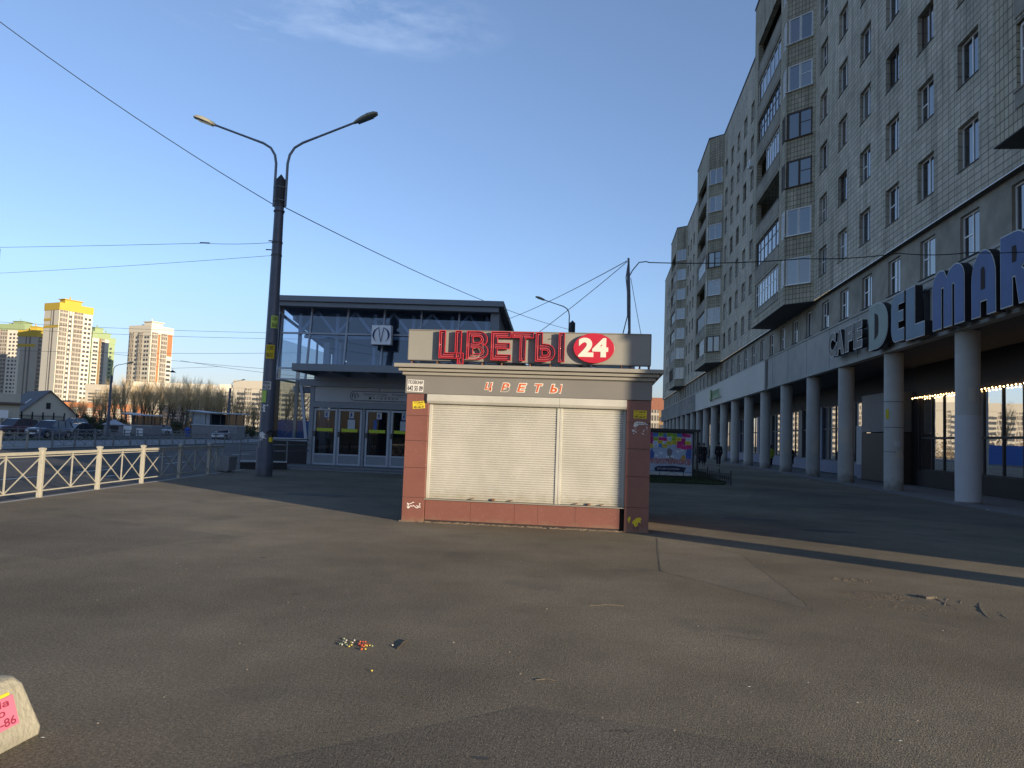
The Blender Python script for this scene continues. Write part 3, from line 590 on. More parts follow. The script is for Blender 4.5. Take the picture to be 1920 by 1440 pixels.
# roof sign
sg = thing('roof_sign', 'long grey sign with big red neon letters on the kiosk roof', 'sign', (-1.36, KY+.3, 2.872))
b = MB(); b.box(-3.575, .83, KY+.0, KY+.16, 2.965, 3.505); b.build('panel', M['signboard'], sg)
b = MB(); b.box(-3.585, .84, KY-.012, KY+.17, 3.503, 3.522); b.box(-3.585, .84, KY-.006, KY+.165, 2.95, 2.967); b.box(-3.588, -3.573, KY-.008, KY+.166, 2.967, 3.503); b.box(.828, .843, KY-.008, KY+.166, 2.967, 3.503); b.build('edge_trim', M['metal_grey'], sg)
b = MB()
for x in (-3.52, -3.04, -2.62, -2.2, -1.84, -1.32, -.95, .33, .48, .65, .815): b.box(x-.012, x+.012, KY+.03, KY+.06, 2.872, 2.952); b.bar((x, KY+.08, 2.95), (x, KY+.9, 2.875), .018)
for k in range(24): x = -3.4+k*.17; b.obox((x, KY+.05, 2.953), (.05, 0, .003), (0, .02, 0), (0, 0, .004))
b.build('frame', M['rust'], sg)
b = MB(); pts = [(-3.5+i*.12, KY+.1, 2.90+.028*abs(sin(i*1.3))) for i in range(28)]; b.tube(pts, .008, 5); b.tube([(p[0]+.05, KY+.06, p[2]+.015*sin(p[0]*9)) for p in pts], .006, 5); b.build('cable', M['black'], sg)
LY = KY-.085     # front plane of the letters
for ch, x0, x1, z0 in (('Ц', -2.985, -2.535, 2.895), ('В', -2.475, -2.085, 2.985), ('Е', -2.025, -1.67, 2.98), ('Т', -1.64, -1.265, 2.98), ('Ь', -1.215, -.87, 2.975), ('I', -.80, -.70, 2.975)):
    ref = bbox(text_mesh(ch, .035)); o = (x0, LY+.03, z0); w = x1-x0; h = 3.495-z0; vd = Z_; zo = z0
    if ch == 'Ь': ch = 'P'; ref = bbox(text_mesh(ch, .035)); vd = (0, 0, -1); zo = 3.495; o = (x0, LY+.03, zo)
    f = place_text('letter', ch, M['red_dark'], sg, o, X_, vd, w, h, .012, .035, 0, ref)
    place_text('letter_rim', ch, M['red'], f, (x0, LY+.005, zo), X_, vd, w, h, .055, .035, 0, ref, bevel=.010, fill=False)
    place_text('neon_tube', ch, M['neon'], f, (x0, LY+.012, zo), X_, vd, w, h, .012, -.012, 0, ref, bevel=.007, fill=False)
    b = MB()
    for q in (.2, .8): b.cyl((x0+w*q, LY+.035, z0+h*.82), (x0+w*q, KY+.005, z0+h*.82), .008, n=6)
    b.build('standoff', M['steel_dark'], f)
ov = [(-.175+.365*cos(2*pi*i/48), 3.235+.268*sin(2*pi*i/48)) for i in range(48)]
b = MB(); b.loft([[(x, LY+.03, z) for x, z in ov], [(x, LY-.012, z) for x, z in ov]]); oval = b.build('oval_plate', M['red_oval'], sg, bevel=.004)
b = MB(); b.cyl((-.35, LY+.03, 3.3), (-.35, KY+.003, 3.3), .02, n=8); b.cyl((0, LY+.03, 3.3), (0, KY+.003, 3.3), .02, n=8); b.build('standoff', M['steel_dark'], oval)
place_text('digits', '24', M['ivory'], oval, (-.45, LY-.016, 3.075), X_, Z_, .53, .345, .006, .045)

# mast on the kiosk roof with its guy wires
mt = thing('cable_mast', 'thin dark cable mast standing on the kiosk roof', 'mast', (.5, 16, 2.85))
b = MB(); b.tube([(.545, 16, 2.87), (.50, 16, 4.6), (.46, 16, 5.42)], [.028, .026, .022], 8); b.box(.5, .59, 15.95, 16.05, 2.86, 2.885); b.build('pole', M['pole_blue'], mt)
b = MB(); b.tube([(.36, 16, 2.88), (.36, 15.98, 3.7), (.47, 15.97, 4.2), (.455, 15.97, 4.7), (.42, 15.97, 5.0), (.455, 15.97, 5.3)], .012, 5); b.tube([(.36, 16.02, 2.88), (.50, 15.97, 3.9), (.47, 15.97, 4.45), (.44, 15.97, 5.2)], .011, 5)
P = [(.47, 15.97, 5.0), (.55, 15.99, 5.16), (.68, 16, 5.33), (.82, 16, 5.35), (.90, 16, 5.33)]; b.tube(P, .012, 5); b.build('cable', M['pole_blue'], mt)
def wire(name, pts, r, lab, cat='cable', m='black', group=None, sag=0, n=14):
    P = []
    for k in range(len(pts)-1):
        a = Vector(pts[k]); c = Vector(pts[k+1])
        for i in range(n): t = i/n; P.append(a.lerp(c, t)+Vector((0, 0, -4*sag*t*(1-t))))
    P.append(Vector(pts[-1])); b = MB(); b.tube(P, r, 5); return tag(b.build(name, M[m], smooth=True), lab, cat, group)
a = Vector((.90, 16, 5.33)); e = atX(1990, 466, 11.3)
wire('overhead_cable', [a, a.lerp(e, .33)+Vector((0, 0, -.03)), a.lerp(e, .56)+Vector((0, 0, .02)), a.lerp(e, .74)+Vector((0, 0, -.02)), e], .011, 'dark cable running level from the mast across the apartment facade', sag=.05)
wire('guy_wire', [(.43, 16, 5.36), atY(948, 600, 30)], .009, 'upper guy wire going left from the mast', m='steel_dark', sag=.08)
wire('guy_wire', [(.43, 16, 5.34), atY(1005, 627, 17.2)], .007, 'lower guy wire going left from the mast to the kiosk roof', m='steel_dark', sag=.03)
wire('guy_wire', [(.52, 16, 5.0), atY(1217, 700, 15.2)], .006, 'guy wire hanging right of the mast', m='steel_dark', sag=.06)

# ================================================================== METRO STATION PAVILION
st = thing('metro_station', 'blue glass metro pavilion with canopy and doors behind the kiosk', 'station', (-9, 36, 0))
GX = [-13.93, -12.62, -10.99, -9.37, -7.75, -6.12, -4.68]
def gy(z): return 31.5+.4*max(0, (z-3.7)/3.2)
# base, steps
b = MB(); b.box(-14.05, -12.3, 31.42, 31.75, .0, 1.13); b.box(-14.05, -13.8, 31.75, 41, .0, 1.13); b.build('plinth', M['st_base'], st)
b = MB(); b.box(-13.3, -3.6, 29.2, 31.42, 0, .07); b.box(-13.0, -3.6, 30.0, 31.5, .07, .14); b.box(-12.25, -4.5, 31.5, 32.5, .0, .141); b.build('steps', M['st_step'], st, bevel=.01)
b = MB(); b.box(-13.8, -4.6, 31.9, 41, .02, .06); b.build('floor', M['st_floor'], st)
# roof sloping away
b = MB(); R0 = [(-14.05, 31.0), (-4.13, 31.0), (-4.13, 41.0), (-14.05, 41.0)]
def rz(x, y): return 7.22-.012*(x+9)-.165*(y-31)
b.loft([[(x, y, rz(x, y)-.23) for x, y in R0], [(x, y, rz(x, y)) for x, y in R0]]); b.build('roof', M['st_metal'], st, bevel=.01)
b = MB(); b.loft([[(x, y, z) for x, y, z in ((-13.95, 31.15, 6.86), (-4.35, 31.15, 6.72), (-4.35, 31.4, 6.72), (-13.95, 31.4, 6.86))], [(x, y, z) for x, y, z in ((-13.95, 31.15, 7.04), (-4.35, 31.15, 6.93), (-4.35, 31.4, 6.93), (-13.95, 31.4, 7.04))]])
b.box(-4.72, -4.36, 31.45, 31.9, 3.6, 6.8); b.box(-14.03, -13.93, 31.5, 31.95, 1.13, 6.9); b.build('eaves_beam', M['st_metal'], st)
# front glass with mullions
ZT = 6.95
for k in range(6):
    for z0, z1 in ((4.2, 5.75), (5.75, ZT)):
        b = MB(); g = .035
        b.quad((GX[k]+g, gy(z0), z0+g), (GX[k+1]-g, gy(z0), z0+g), (GX[k+1]-g, gy(z1), z1-g), (GX[k]+g, gy(z1), z1-g)); b.build('glass_panel', M['st_glass'], st, recalc=False)
b = MB()
for x in GX: b.bar((x, gy(3.7)-.03, 3.7), (x, gy(ZT)-.03, ZT), .07, .10)
for z in (4.2, 5.75, ZT): b.box(GX[0]-.03, GX[-1]+.03, gy(z)-.075, gy(z)+.02, z-.035, z+.035)
b.build('mullions', M['st_light'], st)
# lower left slanted window and its frame
b = MB(); b.quad((-13.95, 31.5, 1.2), (-12.50, 31.5, 1.2), (-12.84, 31.5, 3.72), (-14.0, 31.5, 3.72)); b.build('glass_panel', M['st_glass_low'], st, recalc=False)
b = MB(); b.quad((-14.0, 31.5, 3.76), (-12.66, 31.5, 3.76), (-12.66, 31.5, 4.2), (-14.0, 31.5, 4.2)); b.build('glass_panel', M['st_glass'], st, recalc=False)
b = MB(); b.bar((-12.42, 31.44, 1.14), (-12.80, 31.44, 3.74), .12, .09, up=(0, 1, 0)); b.box(-14.05, -12.36, 31.40, 31.52, 1.10, 1.22); b.box(-14.0, -12.7, 31.44, 31.5, 3.70, 3.76)
b.bar((-13.99, 31.46, 1.15), (-14.0, 31.46, 3.75), .07); b.build('window_frame', M['st_light'], st)
# side glass wall (left)
b = MB()
for k in range(4):
    y0 = 31.6+2.3*k
    for z0, z1 in ((1.2, 3.7), (3.75, 5.5)):
        zz = min(z1, rz(-14, y0+2.2)-.35); b.quad((-13.98, y0+.05, z0), (-13.98, y0+2.25, z0), (-13.98, y0+2.25, zz), (-13.98, y0+.05, zz))
b.build('side_glass', M['st_glass_low'], st, recalc=False)
b = MB()
for k in range(5): y = 31.55+2.3*k; b.bar((-13.97, y, 1.13), (-13.97, y, rz(-14, y)-.25), .08)
for z in (1.16, 3.72): b.bar((-13.97, 31.5, z), (-13.97, 40.9, z), .08)
b.bar((-13.97, 31.5, 6.6), (-13.97, 40.9, 5.2), .1); b.build('side_mullions', M['st_light'], st)
# solid rear and right wall
b = MB(); b.box(-14.0, -13.0, 40.8, 41, .0, rz(-14, 41)-.25); b.box(-11.5, -4.4, 40.8, 41, .0, rz(-9, 41)-.3)
b.loft([[(-4.5, 32, 0), (-4.4, 32, 0), (-4.4, 41, 0), (-4.5, 41, 0)], [(-4.5, 32, 6.7), (-4.4, 32, 6.7), (-4.4, 41, 5.2), (-4.5, 41, 5.2)]]); b.build('rear_wall', M['st_metal'], st)
# inner steel: columns, truss diagonals, inner box
b = MB()
for x in (-13.3, -11.6, -9.9, -8.2, -6.5, -5.0):
    b.bar((x, 32.3, .06), (x, 32.3, 6.7), .13)
for k, x in enumerate((-13.3, -11.6, -9.9, -8.2, -6.5)):
    x2 = x+1.7 if k < 4 else -5.0
    xm = (x+x2)/2
    b.bar((x, 32.15, 5.75), (xm, 32.15, 6.75), .11); b.bar((x2, 32.15, 5.75), (xm, 32.15, 6.75), .11); b.bar((x, 32.85, 5.75), (x2, 32.85, 5.75), .14)
    b.bar((x, 32.85, 4.3), (x2, 32.85, 4.3), .2)
for x in (-13.2, -12.6): b.bar((x, 35.5, .06), (x, 35.5, 5.8), .28)
b.bar((-13.9, 33, 6.6), (-13.9, 40, 5.4), .14); b.bar((-13.8, 33.2, 3.4), (-12.4, 34.5, 3.4), .3)
b.build('inner_frame', M['st_int'], st)
b = MB(); b.box(-12.5, -5, 35.6, 40.5, .06, 4.9); b.build('inner_room', M['st_metal'], st)
b = MB()
for k in range(3): b.bar((-13.7, 32.2, 1.3+.22*k), (-12.75, 32.4, 2.6+.22*k), .035)
b.build('stair_rail', M['st_light'], st)
# portal under the canopy
b = MB(); b.box(-12.32, -12.14, 31.36, 31.9, .14, 3.6); b.box(-5.6, -4.5, 31.36, 31.9, .14, 3.6); b.box(-12.14, -5.6, 31.30, 31.42, 2.56, 2.80); b.box(-12.8, -4.5, 31.34, 31.9, 3.47, 3.75); b.build('portal', M['st_metal'], st)
for x0, x1 in ((-12.13, -9.31), (-9.29, -6.5), (-6.48, -5.62)):
    b = MB(); b.box(x0, x1, 31.38, 31.44, 2.81, 3.46); b.build('header_panel', M['st_panel'], st, bevel=.006)
ns = MB(); P = [(-10.36+.19*cos(t), 3.09+.19*sin(t)) for t in [pi/2+pi*i/10 for i in range(11)]]+[(-6.9+.19*cos(t), 3.09+.19*sin(t)) for t in [-pi/2+pi*i/10 for i in range(11)]]
ns.prism([(p[0], p[1]) for p in P], (0, 31.37, 0), X_, Z_, (0, -.05, 0)); nsi = ns.build('name_board', mat('name board', (.42, .44, .46), .5), st)
b = MB()
for k in range(len(P)):
    p, q = P[k], P[(k+1) % len(P)]; b.bar((p[0], 31.318, p[1]), (q[0], 31.318, q[1]), .012, .022)
b.bar((-9.98, 31.316, 3.085), (-6.9, 31.316, 3.085), .006, .008); b.build('outline', M['navy'], nsi)
def metro_mark(parent, cx, cz, s, y, m):   # two crescents with a V between them
    b = MB(); n = 16
    for sg_ in (-1, 1):
        q = []
        for i in range(n+1):
            f = i/n; t = radians(102+136*f); th = .03+.20*sin(pi*min(1, f*1.05))**.8; q.append(((1.0*cos(t), .86*sin(t)), ((1.0-th)*cos(t), (.86-th*.35)*sin(t))))
        for i in range(n):
            (a0, a1), (b0, b1) = q[i], q[i+1]; P = [(cx-sg_*s*p[0], cz+s*p[1]) for p in (a0, b0, b1, a1)]
            b.loft([[(p[0], y-.006, p[1]) for p in P], [(p[0], y+.006, p[1]) for p in P]])
        b.bar((cx+sg_*s*.30, y, cz+s*.84), (cx, y, cz-s*.80), .012, s*.19)
    return b.build('emblem', m, parent)
metro_mark(nsi, -10.33, 3.09, .15, 31.31, M['navy'])
place_text('lettering', 'Проспект Славы', M['ink'], nsi, (-9.98, 31.317, 3.115), X_, Z_, 1.02, .10, .004, .0)
place_text('lettering', 'Prospekt Slavy', M['ink'], nsi, (-8.74, 31.317, 3.115), X_, Z_, .85, .10, .004, .0)
b = MB()
for k in range(8):
    x = -9.68+.165*k
    if k == 0: b.box(x-.05, x+.05, 31.312, 31.32, 2.96, 3.06)
    elif k < 3: b.box(x-.05, x+.04, 31.312, 31.32, 2.99+.01*k, 3.03)
    else:
        for j in range(10): t = 2*pi*j/10; b.bar((x+.045*cos(t), 31.315, 3.01+.045*sin(t)), (x+.045*cos(t+.63), 31.315, 3.01+.045*sin(t+.63)), .01)
        b.bar((x-.03, 31.315, 2.98), (x+.03, 31.315, 3.04), .01)
b.build('pictograms', M['ink'], nsi)
# doors
dx = [(-12.12, -11.11), (-11.05, -10.02), (-9.85, -8.83), (-8.77, -7.75), (-7.58, -6.6), (-6.54, -5.62)]
for k, (x0, x1) in enumerate(dx):
    b = MB(); y = 31.42; b.box(x0, x0+.085, y, y+.06, .15, 2.52); b.box(x1-.085, x1, y, y+.06, .15, 2.52); b.box(x0+.085, x1-.085, y, y+.06, 2.44, 2.52); b.box(x0+.085, x1-.085, y, y+.06, .15, .22); b.box(x0+.085, x1-.085, y, y+.06, .56, .62)
    d = b.build('door', M['st_light'], st)
    b = MB(); b.quad((x0+.085, y+.03, .62), (x1-.085, y+.03, .62), (x1-.085, y+.03, 2.44), (x0+.085, y+.03, 2.44)); b.build('pane', M['door_glass'], d, recalc=False)
    b = MB(); b.box(x0+.085, x1-.085, y+.02, y+.04, .22, .56); b.build('kick_panel', M['st_metal'], d)
    b = MB(); b.box(x0+.02, x0+.12, y-.05, y-.005, 1.33, 1.56); b.build('handle', M['steel_dark'], d, bevel=.01)
    b = MB(); cx = (x0+x1)/2; b.box(cx-.36, cx+.34, y+.005, y+.014, 1.56, 1.69); b.build('strip_sticker', M['lime'], d)
    b = MB(); b.box(cx-.05, cx+.16, y+.005, y+.014, 2.15, 2.42); s = b.build('pictogram', M['paper_white'], d)
    b = MB(); b.bar((cx+.05, y+.002, 2.34), (cx+.03, y+.002, 2.27), .008, .05); b.bar((cx+.03, y+.002, 2.27), (cx-.0, y+.002, 2.19), .008, .035); b.bar((cx+.03, y+.002, 2.27), (cx+.09, y+.002, 2.2), .008, .035); b.bar((cx-.02, y+.002, 2.31), (cx+.1, y+.002, 2.28), .008, .03); b.box(cx+.03, cx+.08, y-.002, y+.004, 2.35, 2.395); b.box(cx-.05, cx+.16, y-.002, y+.004, 2.12, 2.155); b.build('walking_figure', M['blue_sign'], s)
    if k in (1, 3, 5): b = MB(); b.box(cx-.1, cx+.22, y+.005, y+.014, 1.68, 2.08); b.build('notice', mat('notice paper', (.42, .46, .50), .7), d)
    if k == 2: b = MB(); b.box(cx-.17, cx-.03, y+.005, y+.014, 1.7, 2.1); b.build('notice', M['blue_sign'], d)
b = MB()
for x in (-12.14, -11.08, -9.93, -8.8, -7.66, -6.57, -5.6): b.box(x-.03, x+.03, 31.40, 31.5, .14, 2.56)
b.box(-9.99, -9.88, 31.39, 31.5, .14, 2.56); b.build('door_posts', M['st_metal'], st)
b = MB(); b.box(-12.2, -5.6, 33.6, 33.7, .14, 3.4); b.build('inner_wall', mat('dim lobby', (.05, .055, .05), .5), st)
# canopy
b = MB(); xr = -4.6
b.box(-12.13, xr, 28.8, 28.93, 3.9, 4.18); b.box(-12.13, -12.0, 28.93, 31.4, 3.88, 4.15); b.box(xr-.13, xr, 28.93, 31.4, 3.88, 4.15); b.box(-12.13, xr, 31.2, 31.4, 3.7, 4.14)
for x in (-10.6, -9.1, -7.6, -6.1): b.box(x-.06, x+.06, 28.93, 31.2, 3.86, 4.12)
cn = b.build('canopy', M['st_metal'], st, bevel=.008)
b = MB(); b.box(-12.0, xr-.13, 28.93, 31.2, 4.12, 4.15); mg = glass('milky canopy glass', (.40, .46, .52), .85, .1, .5); b.build('canopy_glass', mg, cn)
b = MB(); b.box(-12.7, -4.55, 31.25, 31.42, 3.45, 3.70); b.build('soffit', M['st_metal'], st)
# emblem box
b = MB(); b.box(-9.66, -8.83, 31.0, 31.28, 5.25, 6.06); eb = b.build('emblem_box', M['logo_white'], st, bevel=.012)
b = MB(); b.box(-9.68, -8.81, 31.28, 31.35, 5.22, 6.09); b.build('back_plate', M['st_base'], eb)
metro_mark(eb, -9.245, 5.655, .37, 30.985, M['navy'])
# planter box and ramp railing
t = thing('planter_box', 'grey concrete planter box at the end of the roadside fence', 'planter', (-13.25, 26.0, 0))
b = MB(); b.loft([[(-13.5, 25.75, .05), (-12.95, 25.75, .05), (-12.95, 26.3, .05), (-13.5, 26.3, .05)], [(-13.53, 25.72, .55), (-12.92, 25.72, .55), (-12.92, 26.33, .55), (-13.53, 26.33, .55)], [(-13.48, 25.77, .55), (-12.97, 25.77, .55), (-12.97, 26.28, .55), (-13.48, 26.28, .55)], [(-13.48, 25.77, .47), (-12.97, 25.77, .47), (-12.97, 26.28, .47), (-13.48, 26.28, .47)]])
b.box(-13.4, -13.3, 25.85, 26.2, 0, .05); b.box(-13.15, -13.05, 25.85, 26.2, 0, .05); b.build('box', mat('grey planter concrete', (.20, .21, .22), .85, 0, .15, 6, .3, 40), t)
t = thing('ramp_railing', 'grey three rail ramp railing with black kerb left of the station', 'railing', (-13.3, 29, 0))
P0, P1 = Vector((-13.75, 28.2, 0)), Vector((-12.25, 29.1, 0))
b = MB()
for k in range(5): p = P0.lerp(P1, k/4.)
for z in (.62, .86, 1.08): b.tube([P0+Vector((0, 0, z+.1)), P1+Vector((0, 0, z+.1)), P1+Vector((.0, 2.2, z+.1))], .025, 8)
b.build('rail', M['fence_grey'], t)
for k in (0, .5, 1.0): b = MB(); p = P0.lerp(P1, k); b.cyl(p+Vector((0, 0, .2)), p+Vector((0, 0, 1.2)), .03, n=8); b.build('post', M['fence_grey'], t)
b = MB(); b.bar(P0+Vector((0, .05, .13)), P1+Vector((0, .05, .13)), .15, .26); b.build('base', M['st_base'], t)
b = MB(); b.bar(P0+Vector((0, .03, .30)), P1+Vector((0, .03, .30)), .2, .05); b.build('coping', M['st_panel'], t)

# ================================================================== STREET LAMPS
def lamp_post(label, x, y, z0, H, r0, r1, arms, cap=True, loc_lab='street lamp', square=False, group=None, head=1.0):
    t = thing('street_lamp', label, 'street lamp', (x, y, z0), group)
    b = MB(); b.tube([(x, y, z0), (x, y, z0+H*.5), (x, y, z0+H)], [r0, (r0+r1)/2, r1], 16)
    p = b.build('pole', M['pole_blue'], t, smooth=True)
    b = MB(); b.tube([(x, y, z0+H-.95), (x, y, z0+H-.05)], [r1+.03, r1+.03], 12); b.tube([(x, y, z0+H-.05), (x, y, z0+H+.17)], [r1+.03, .01], 12)
    if cap: b.build('cap', M['pole_top'], t)
    for sx, reach, rise, off in arms:
        zt = z0+H; bx = x+sx*(r1+.06); b = MB()
        pts = [(bx, y, zt-.95), (bx, y, zt+.55), (bx+sx*.06, y, zt+.85), (bx+sx*.22, y, zt+1.1), (bx+sx*.5, y, zt+1.27)]+[(bx+sx*(.5+(reach-.5)*k/3), y, zt+1.27+(rise-1.27)*k/3) for k in (1, 2, 3)]
        b.tube(pts, [.045]*3+[.042]*2+[.036]*3, 10)
        for dz in (.75, .3): b.tube([(bx, y-.05, zt-dz), (x, y-r1-.06, zt-dz)], .018, 5)
        a = b.build('arm', M['arm'], t, smooth=True)
        ex, ez = bx+sx*reach, zt+rise; sl_ = (rise-1.27)/(reach-.5); R = []
        for f, w, h in ((-.08, .05, .05), (.0, .10, .08), (.15, .15, .12), (.38, .19, .15), (.6, .17, .12), (.72, .10, .06)):
            f *= head; w *= head; h *= head
            cx, cz = ex+sx*f, ez+sl_*f; R.append([(cx, y+w*cos(t_), cz+(h if sin(t_) > 0 else .045*head)*sin(t_)) for t_ in [2*pi*i/12 for i in range(12)]])
        b = MB(); b.loft(R); hd = b.build('lamp_head', M['lamp_head'], a, smooth=True)
        b = MB(); b.loft([[(ex+sx*f*head, y+w*cos(t_)*head, ez+sl_*f*head-.035*head-d*head) for t_ in [2*pi*i/10 for i in range(10)]] for f, w, d in ((.12, .12, .01),)]+[[(ex+sx*f*head, y+w*cos(t_)*head, ez+sl_*f*head-.045*head-.02*head) for t_ in [2*pi*i/10 for i in range(10)]] for f, w in ((.35, .15),)], cap=True)
        b = MB(); b.obox((ex+sx*.32*head, y, ez+sl_*.32*head-.05*head), Vector((.26*head, 0, .26*head*sl_*sx)), (0, .12*head, 0), (0, 0, .012)); b.build('lens', M['lamp_under'], a)
    return t
PX, PY = -11.12, 24.6
lp = lamp_post('tall double armed street lamp standing beside the metro station', PX, PY, 0, 10.1, .24, .145, ((-1, 2.35, 1.95, 0), (1, 2.35, 1.98, 0)))
b = MB(); b.tube([(PX, PY, 0), (PX, PY, .95)], [.275, .275], 16); b.build('base_sleeve', M['pole_blue'], lp, smooth=True)
b = MB()
for z in (9.15, 8.95, 7.87, 7.43): b.tube([(PX, PY, z), (PX, PY, z+.05)], [.185, .185], 14)
b.build('clamp_band', M['steel_dark'], lp)
def curved_note(parent, m, ang, z0, z1, wid, r, lab, lines=(), name='flyer', tm='ink'):
    b = MB(); n = 5; a0 = -pi/2+ang-wid/(2*r)
    pts = [(PX+(r+.004)*cos(a0+wid/r*i/n), PY+(r+.004)*sin(a0+wid/r*i/n)) for i in range(n+1)]
    for i in range(n): b.quad((*pts[i], z0), (*pts[i+1], z0), (*pts[i+1], z1), (*pts[i], z1))
    o = b.build(name, M[m], parent, recalc=False); o['label'] = lab
    c = -pi/2+ang; u = Vector((-sin(c), cos(c), 0)); cn = Vector((PX+(r+.008)*cos(c), PY+(r+.008)*sin(c), 0)); z = z1; tot = sum(l[1] for l in lines) or 1
    for s, fr in lines:
        lh = fr/tot*(z1-z0); z -= lh; place_text('lettering', s, M[tm], o, cn-u*wid*.36+Vector((0, 0, z+lh*.15)), u, Z_, wid*.72, lh*.7, .002, .01)
curved_note(lp, 'paper_green', .75, 4.95, 5.37, .24, .205, 'pale green flyer highest on the pole', (('ОТДЫХ', 1), ('963-60', 1)))
curved_note(lp, 'paper_yellow', .30, 3.92, 4.38, .29, .215, 'yellow flyer with a crown', (('ОТДЫХ', 1), ('960-75-7', 1)))
b = MB(); c = .30-pi/2; cxp, cyp = PX+.225*cos(c), PY+.225*sin(c)
for k in range(5): b.loft([[(cxp-.06+.03*k-.012, cyp, 4.39), (cxp-.06+.03*k+.012, cyp, 4.39), (cxp-.06+.03*k+.012, cyp-.004, 4.39), (cxp-.06+.03*k-.012, cyp-.004, 4.39)], [(cxp-.075+.0375*k-.003, cyp, 4.46), (cxp-.075+.0375*k+.003, cyp, 4.46), (cxp-.075+.0375*k+.003, cyp-.004, 4.46), (cxp-.075+.0375*k-.003, cyp-.004, 4.46)]])
b.build('crown_print', M['ink'], lp)
curved_note(lp, 'paper_white', .05, 2.88, 3.15, .31, .225, 'white phone flyer at mid height', (('ПОЗВОНИ', 1), ('904 55 09', 1.2)))
curved_note(lp, 'paper_green', -.25, 2.45, 2.85, .18, .228, 'faded green remnant')
b = MB(); r = random.Random(4)
for i in range(40):
    a_ = -pi/2+r.gauss(-.15, .25); z = r.choice((1.25, 1.3, 1.35, 1.4, 2.2, 2.3))+r.uniform(-.06, .06); s = r.uniform(.01, .03); rr = .246 if z > 1.8 else .243
    b.obox((PX+rr*cos(a_), PY+rr*sin(a_), z), Vector((-sin(a_), cos(a_), 0))*s, Vector((cos(a_), sin(a_), 0))*.002, (0, 0, s*r.uniform(.5, 1.5)))
b.build('paper_remnant', M['chalk'], lp)['label'] = 'white torn paper low on the pole'
b = MB(); b.obox((PX+.24, PY-.16, 1.36), (.06, 0, 0), (0, .05, 0), (.0, 0, .07)); b.tube([(PX+.12, PY-.25, 1.44), (PX+.22, PY-.2, 1.52), (PX+.32, PY-.12, 1.47)], .03, 6); b.build('cable_joint', M['black'], lp)
b = MB(); b.obox((PX+.25, PY-.17, 1.22), (.05, 0, 0), (0, .045, 0), (.0, 0, .08)); b.build('yellow_tape', M['paper_yellow'], lp)
pl2 = dict()
L2 = lamp_post('single armed street lamp rising behind the roof sign', -2.5, 60, 0, 10.75, .25, .2, ((-1, 2.0, 1.75, 0),))
F1 = dep(207, 95); F1.x -= .3
lamp_post('distant single armed street lamp in front of the bare trees, left one', F1.x, F1.y, -.15, 7.6, .22, .12, ((1, 1.9, 1.55, 0),), cap=False, group='far street lamps')
F2 = dep(427, 150)
lamp_post('distant single armed street lamp above the roofed stair pavilion', F2.x, F2.y, -.15, 9.3, .3, .18, ((1, 2.0, 1.6, 0),), cap=False, group='far street lamps')
# overhead wires
wire('overhead_wire', [atY(-260, -160, 20), (PX-.19, PY, 9.2), (PX+.2, PY, 9.0)], .014, 'thick cable from the top left sky down to the tall lamp post', 'wire', sag=.35)
wire('overhead_wire', [(PX+.2, PY, 9.12), (-2.75, 60, 10.2)], .016, 'thick cable from the tall lamp post down to the lamp behind the sign', 'wire', sag=.45, n=20)
wire('trolley_wire', [(PX-.19, PY, 7.9), atY(380, 456, 25.5), atY(-250, 466, 33)], .008, 'upper thin span wire left of the tall lamp post', 'wire', sag=.04)
wire('trolley_wire', [(PX-.19, PY, 7.45), atY(-250, 522, 33)], .007, 'lower thin span wire left of the tall lamp post', 'wire', 'steel_dark', sag=.1)
b = MB()
for (px, py, Y, L) in ((384, 455.5, 25.5, .18), (510, 452, 24.8, .12), (505, 468.5, 24.8, .12)):
    p = atY(px, py, Y); b.tube([p-Vector((L, 0, -.01)), p+Vector((L, 0, .0))], .02, 6)
tag(b.build('insulator', M['black']), 'small black insulators on the span wires by the tall lamp post', 'insulator')
for i, (a, c, lb) in enumerate((((-40, 600), (560, 623), 'highest faint trolley wire over the white tower'), ((-40, 612), (560, 634), 'faint trolley wire just below the highest one'), ((330, 675), (640, 712), 'sloping trolley wire above the distant trees'), ((-40, 654), (560, 660), 'faint trolley wire crossing the yellow tower'), ((200, 662), (640, 700), 'lowest sloping trolley wire near the far lamps'))):
    D = 110; p = dep(a[0], D); q = dep(c[0], D); p.z = hz_z(*a, D); q.z = hz_z(*c, D); wire('trolley_wire', [p, q], .022, lb, 'wire', 'steel_dark', sag=.3)
t = thing('hanging_lamp', 'small dark dish lamp hanging on a span wire over the road', 'lamp', dep(317, 90)+Vector((0, 0, hz_z(317, 697, 90))))
b = MB(); c = t.location; b.tube([c+Vector((0, 0, .22)), c+Vector((0, 0, .12)), c+Vector((0, 0, 0)), c+Vector((0, 0, -.03))], [.05, .2, .38, .36], 12); b.tube([c+Vector((0, 0, .2)), c+Vector((0, 0, .45))], .02, 5); b.build('shade', M['black'], t)
b = MB(); b.tube([c+Vector((-6, 0, .9)), c+Vector((0, 0, .45)), c+Vector((6, 0, .8))], .015, 5); b.build('span_wire', M['steel_dark'], t)

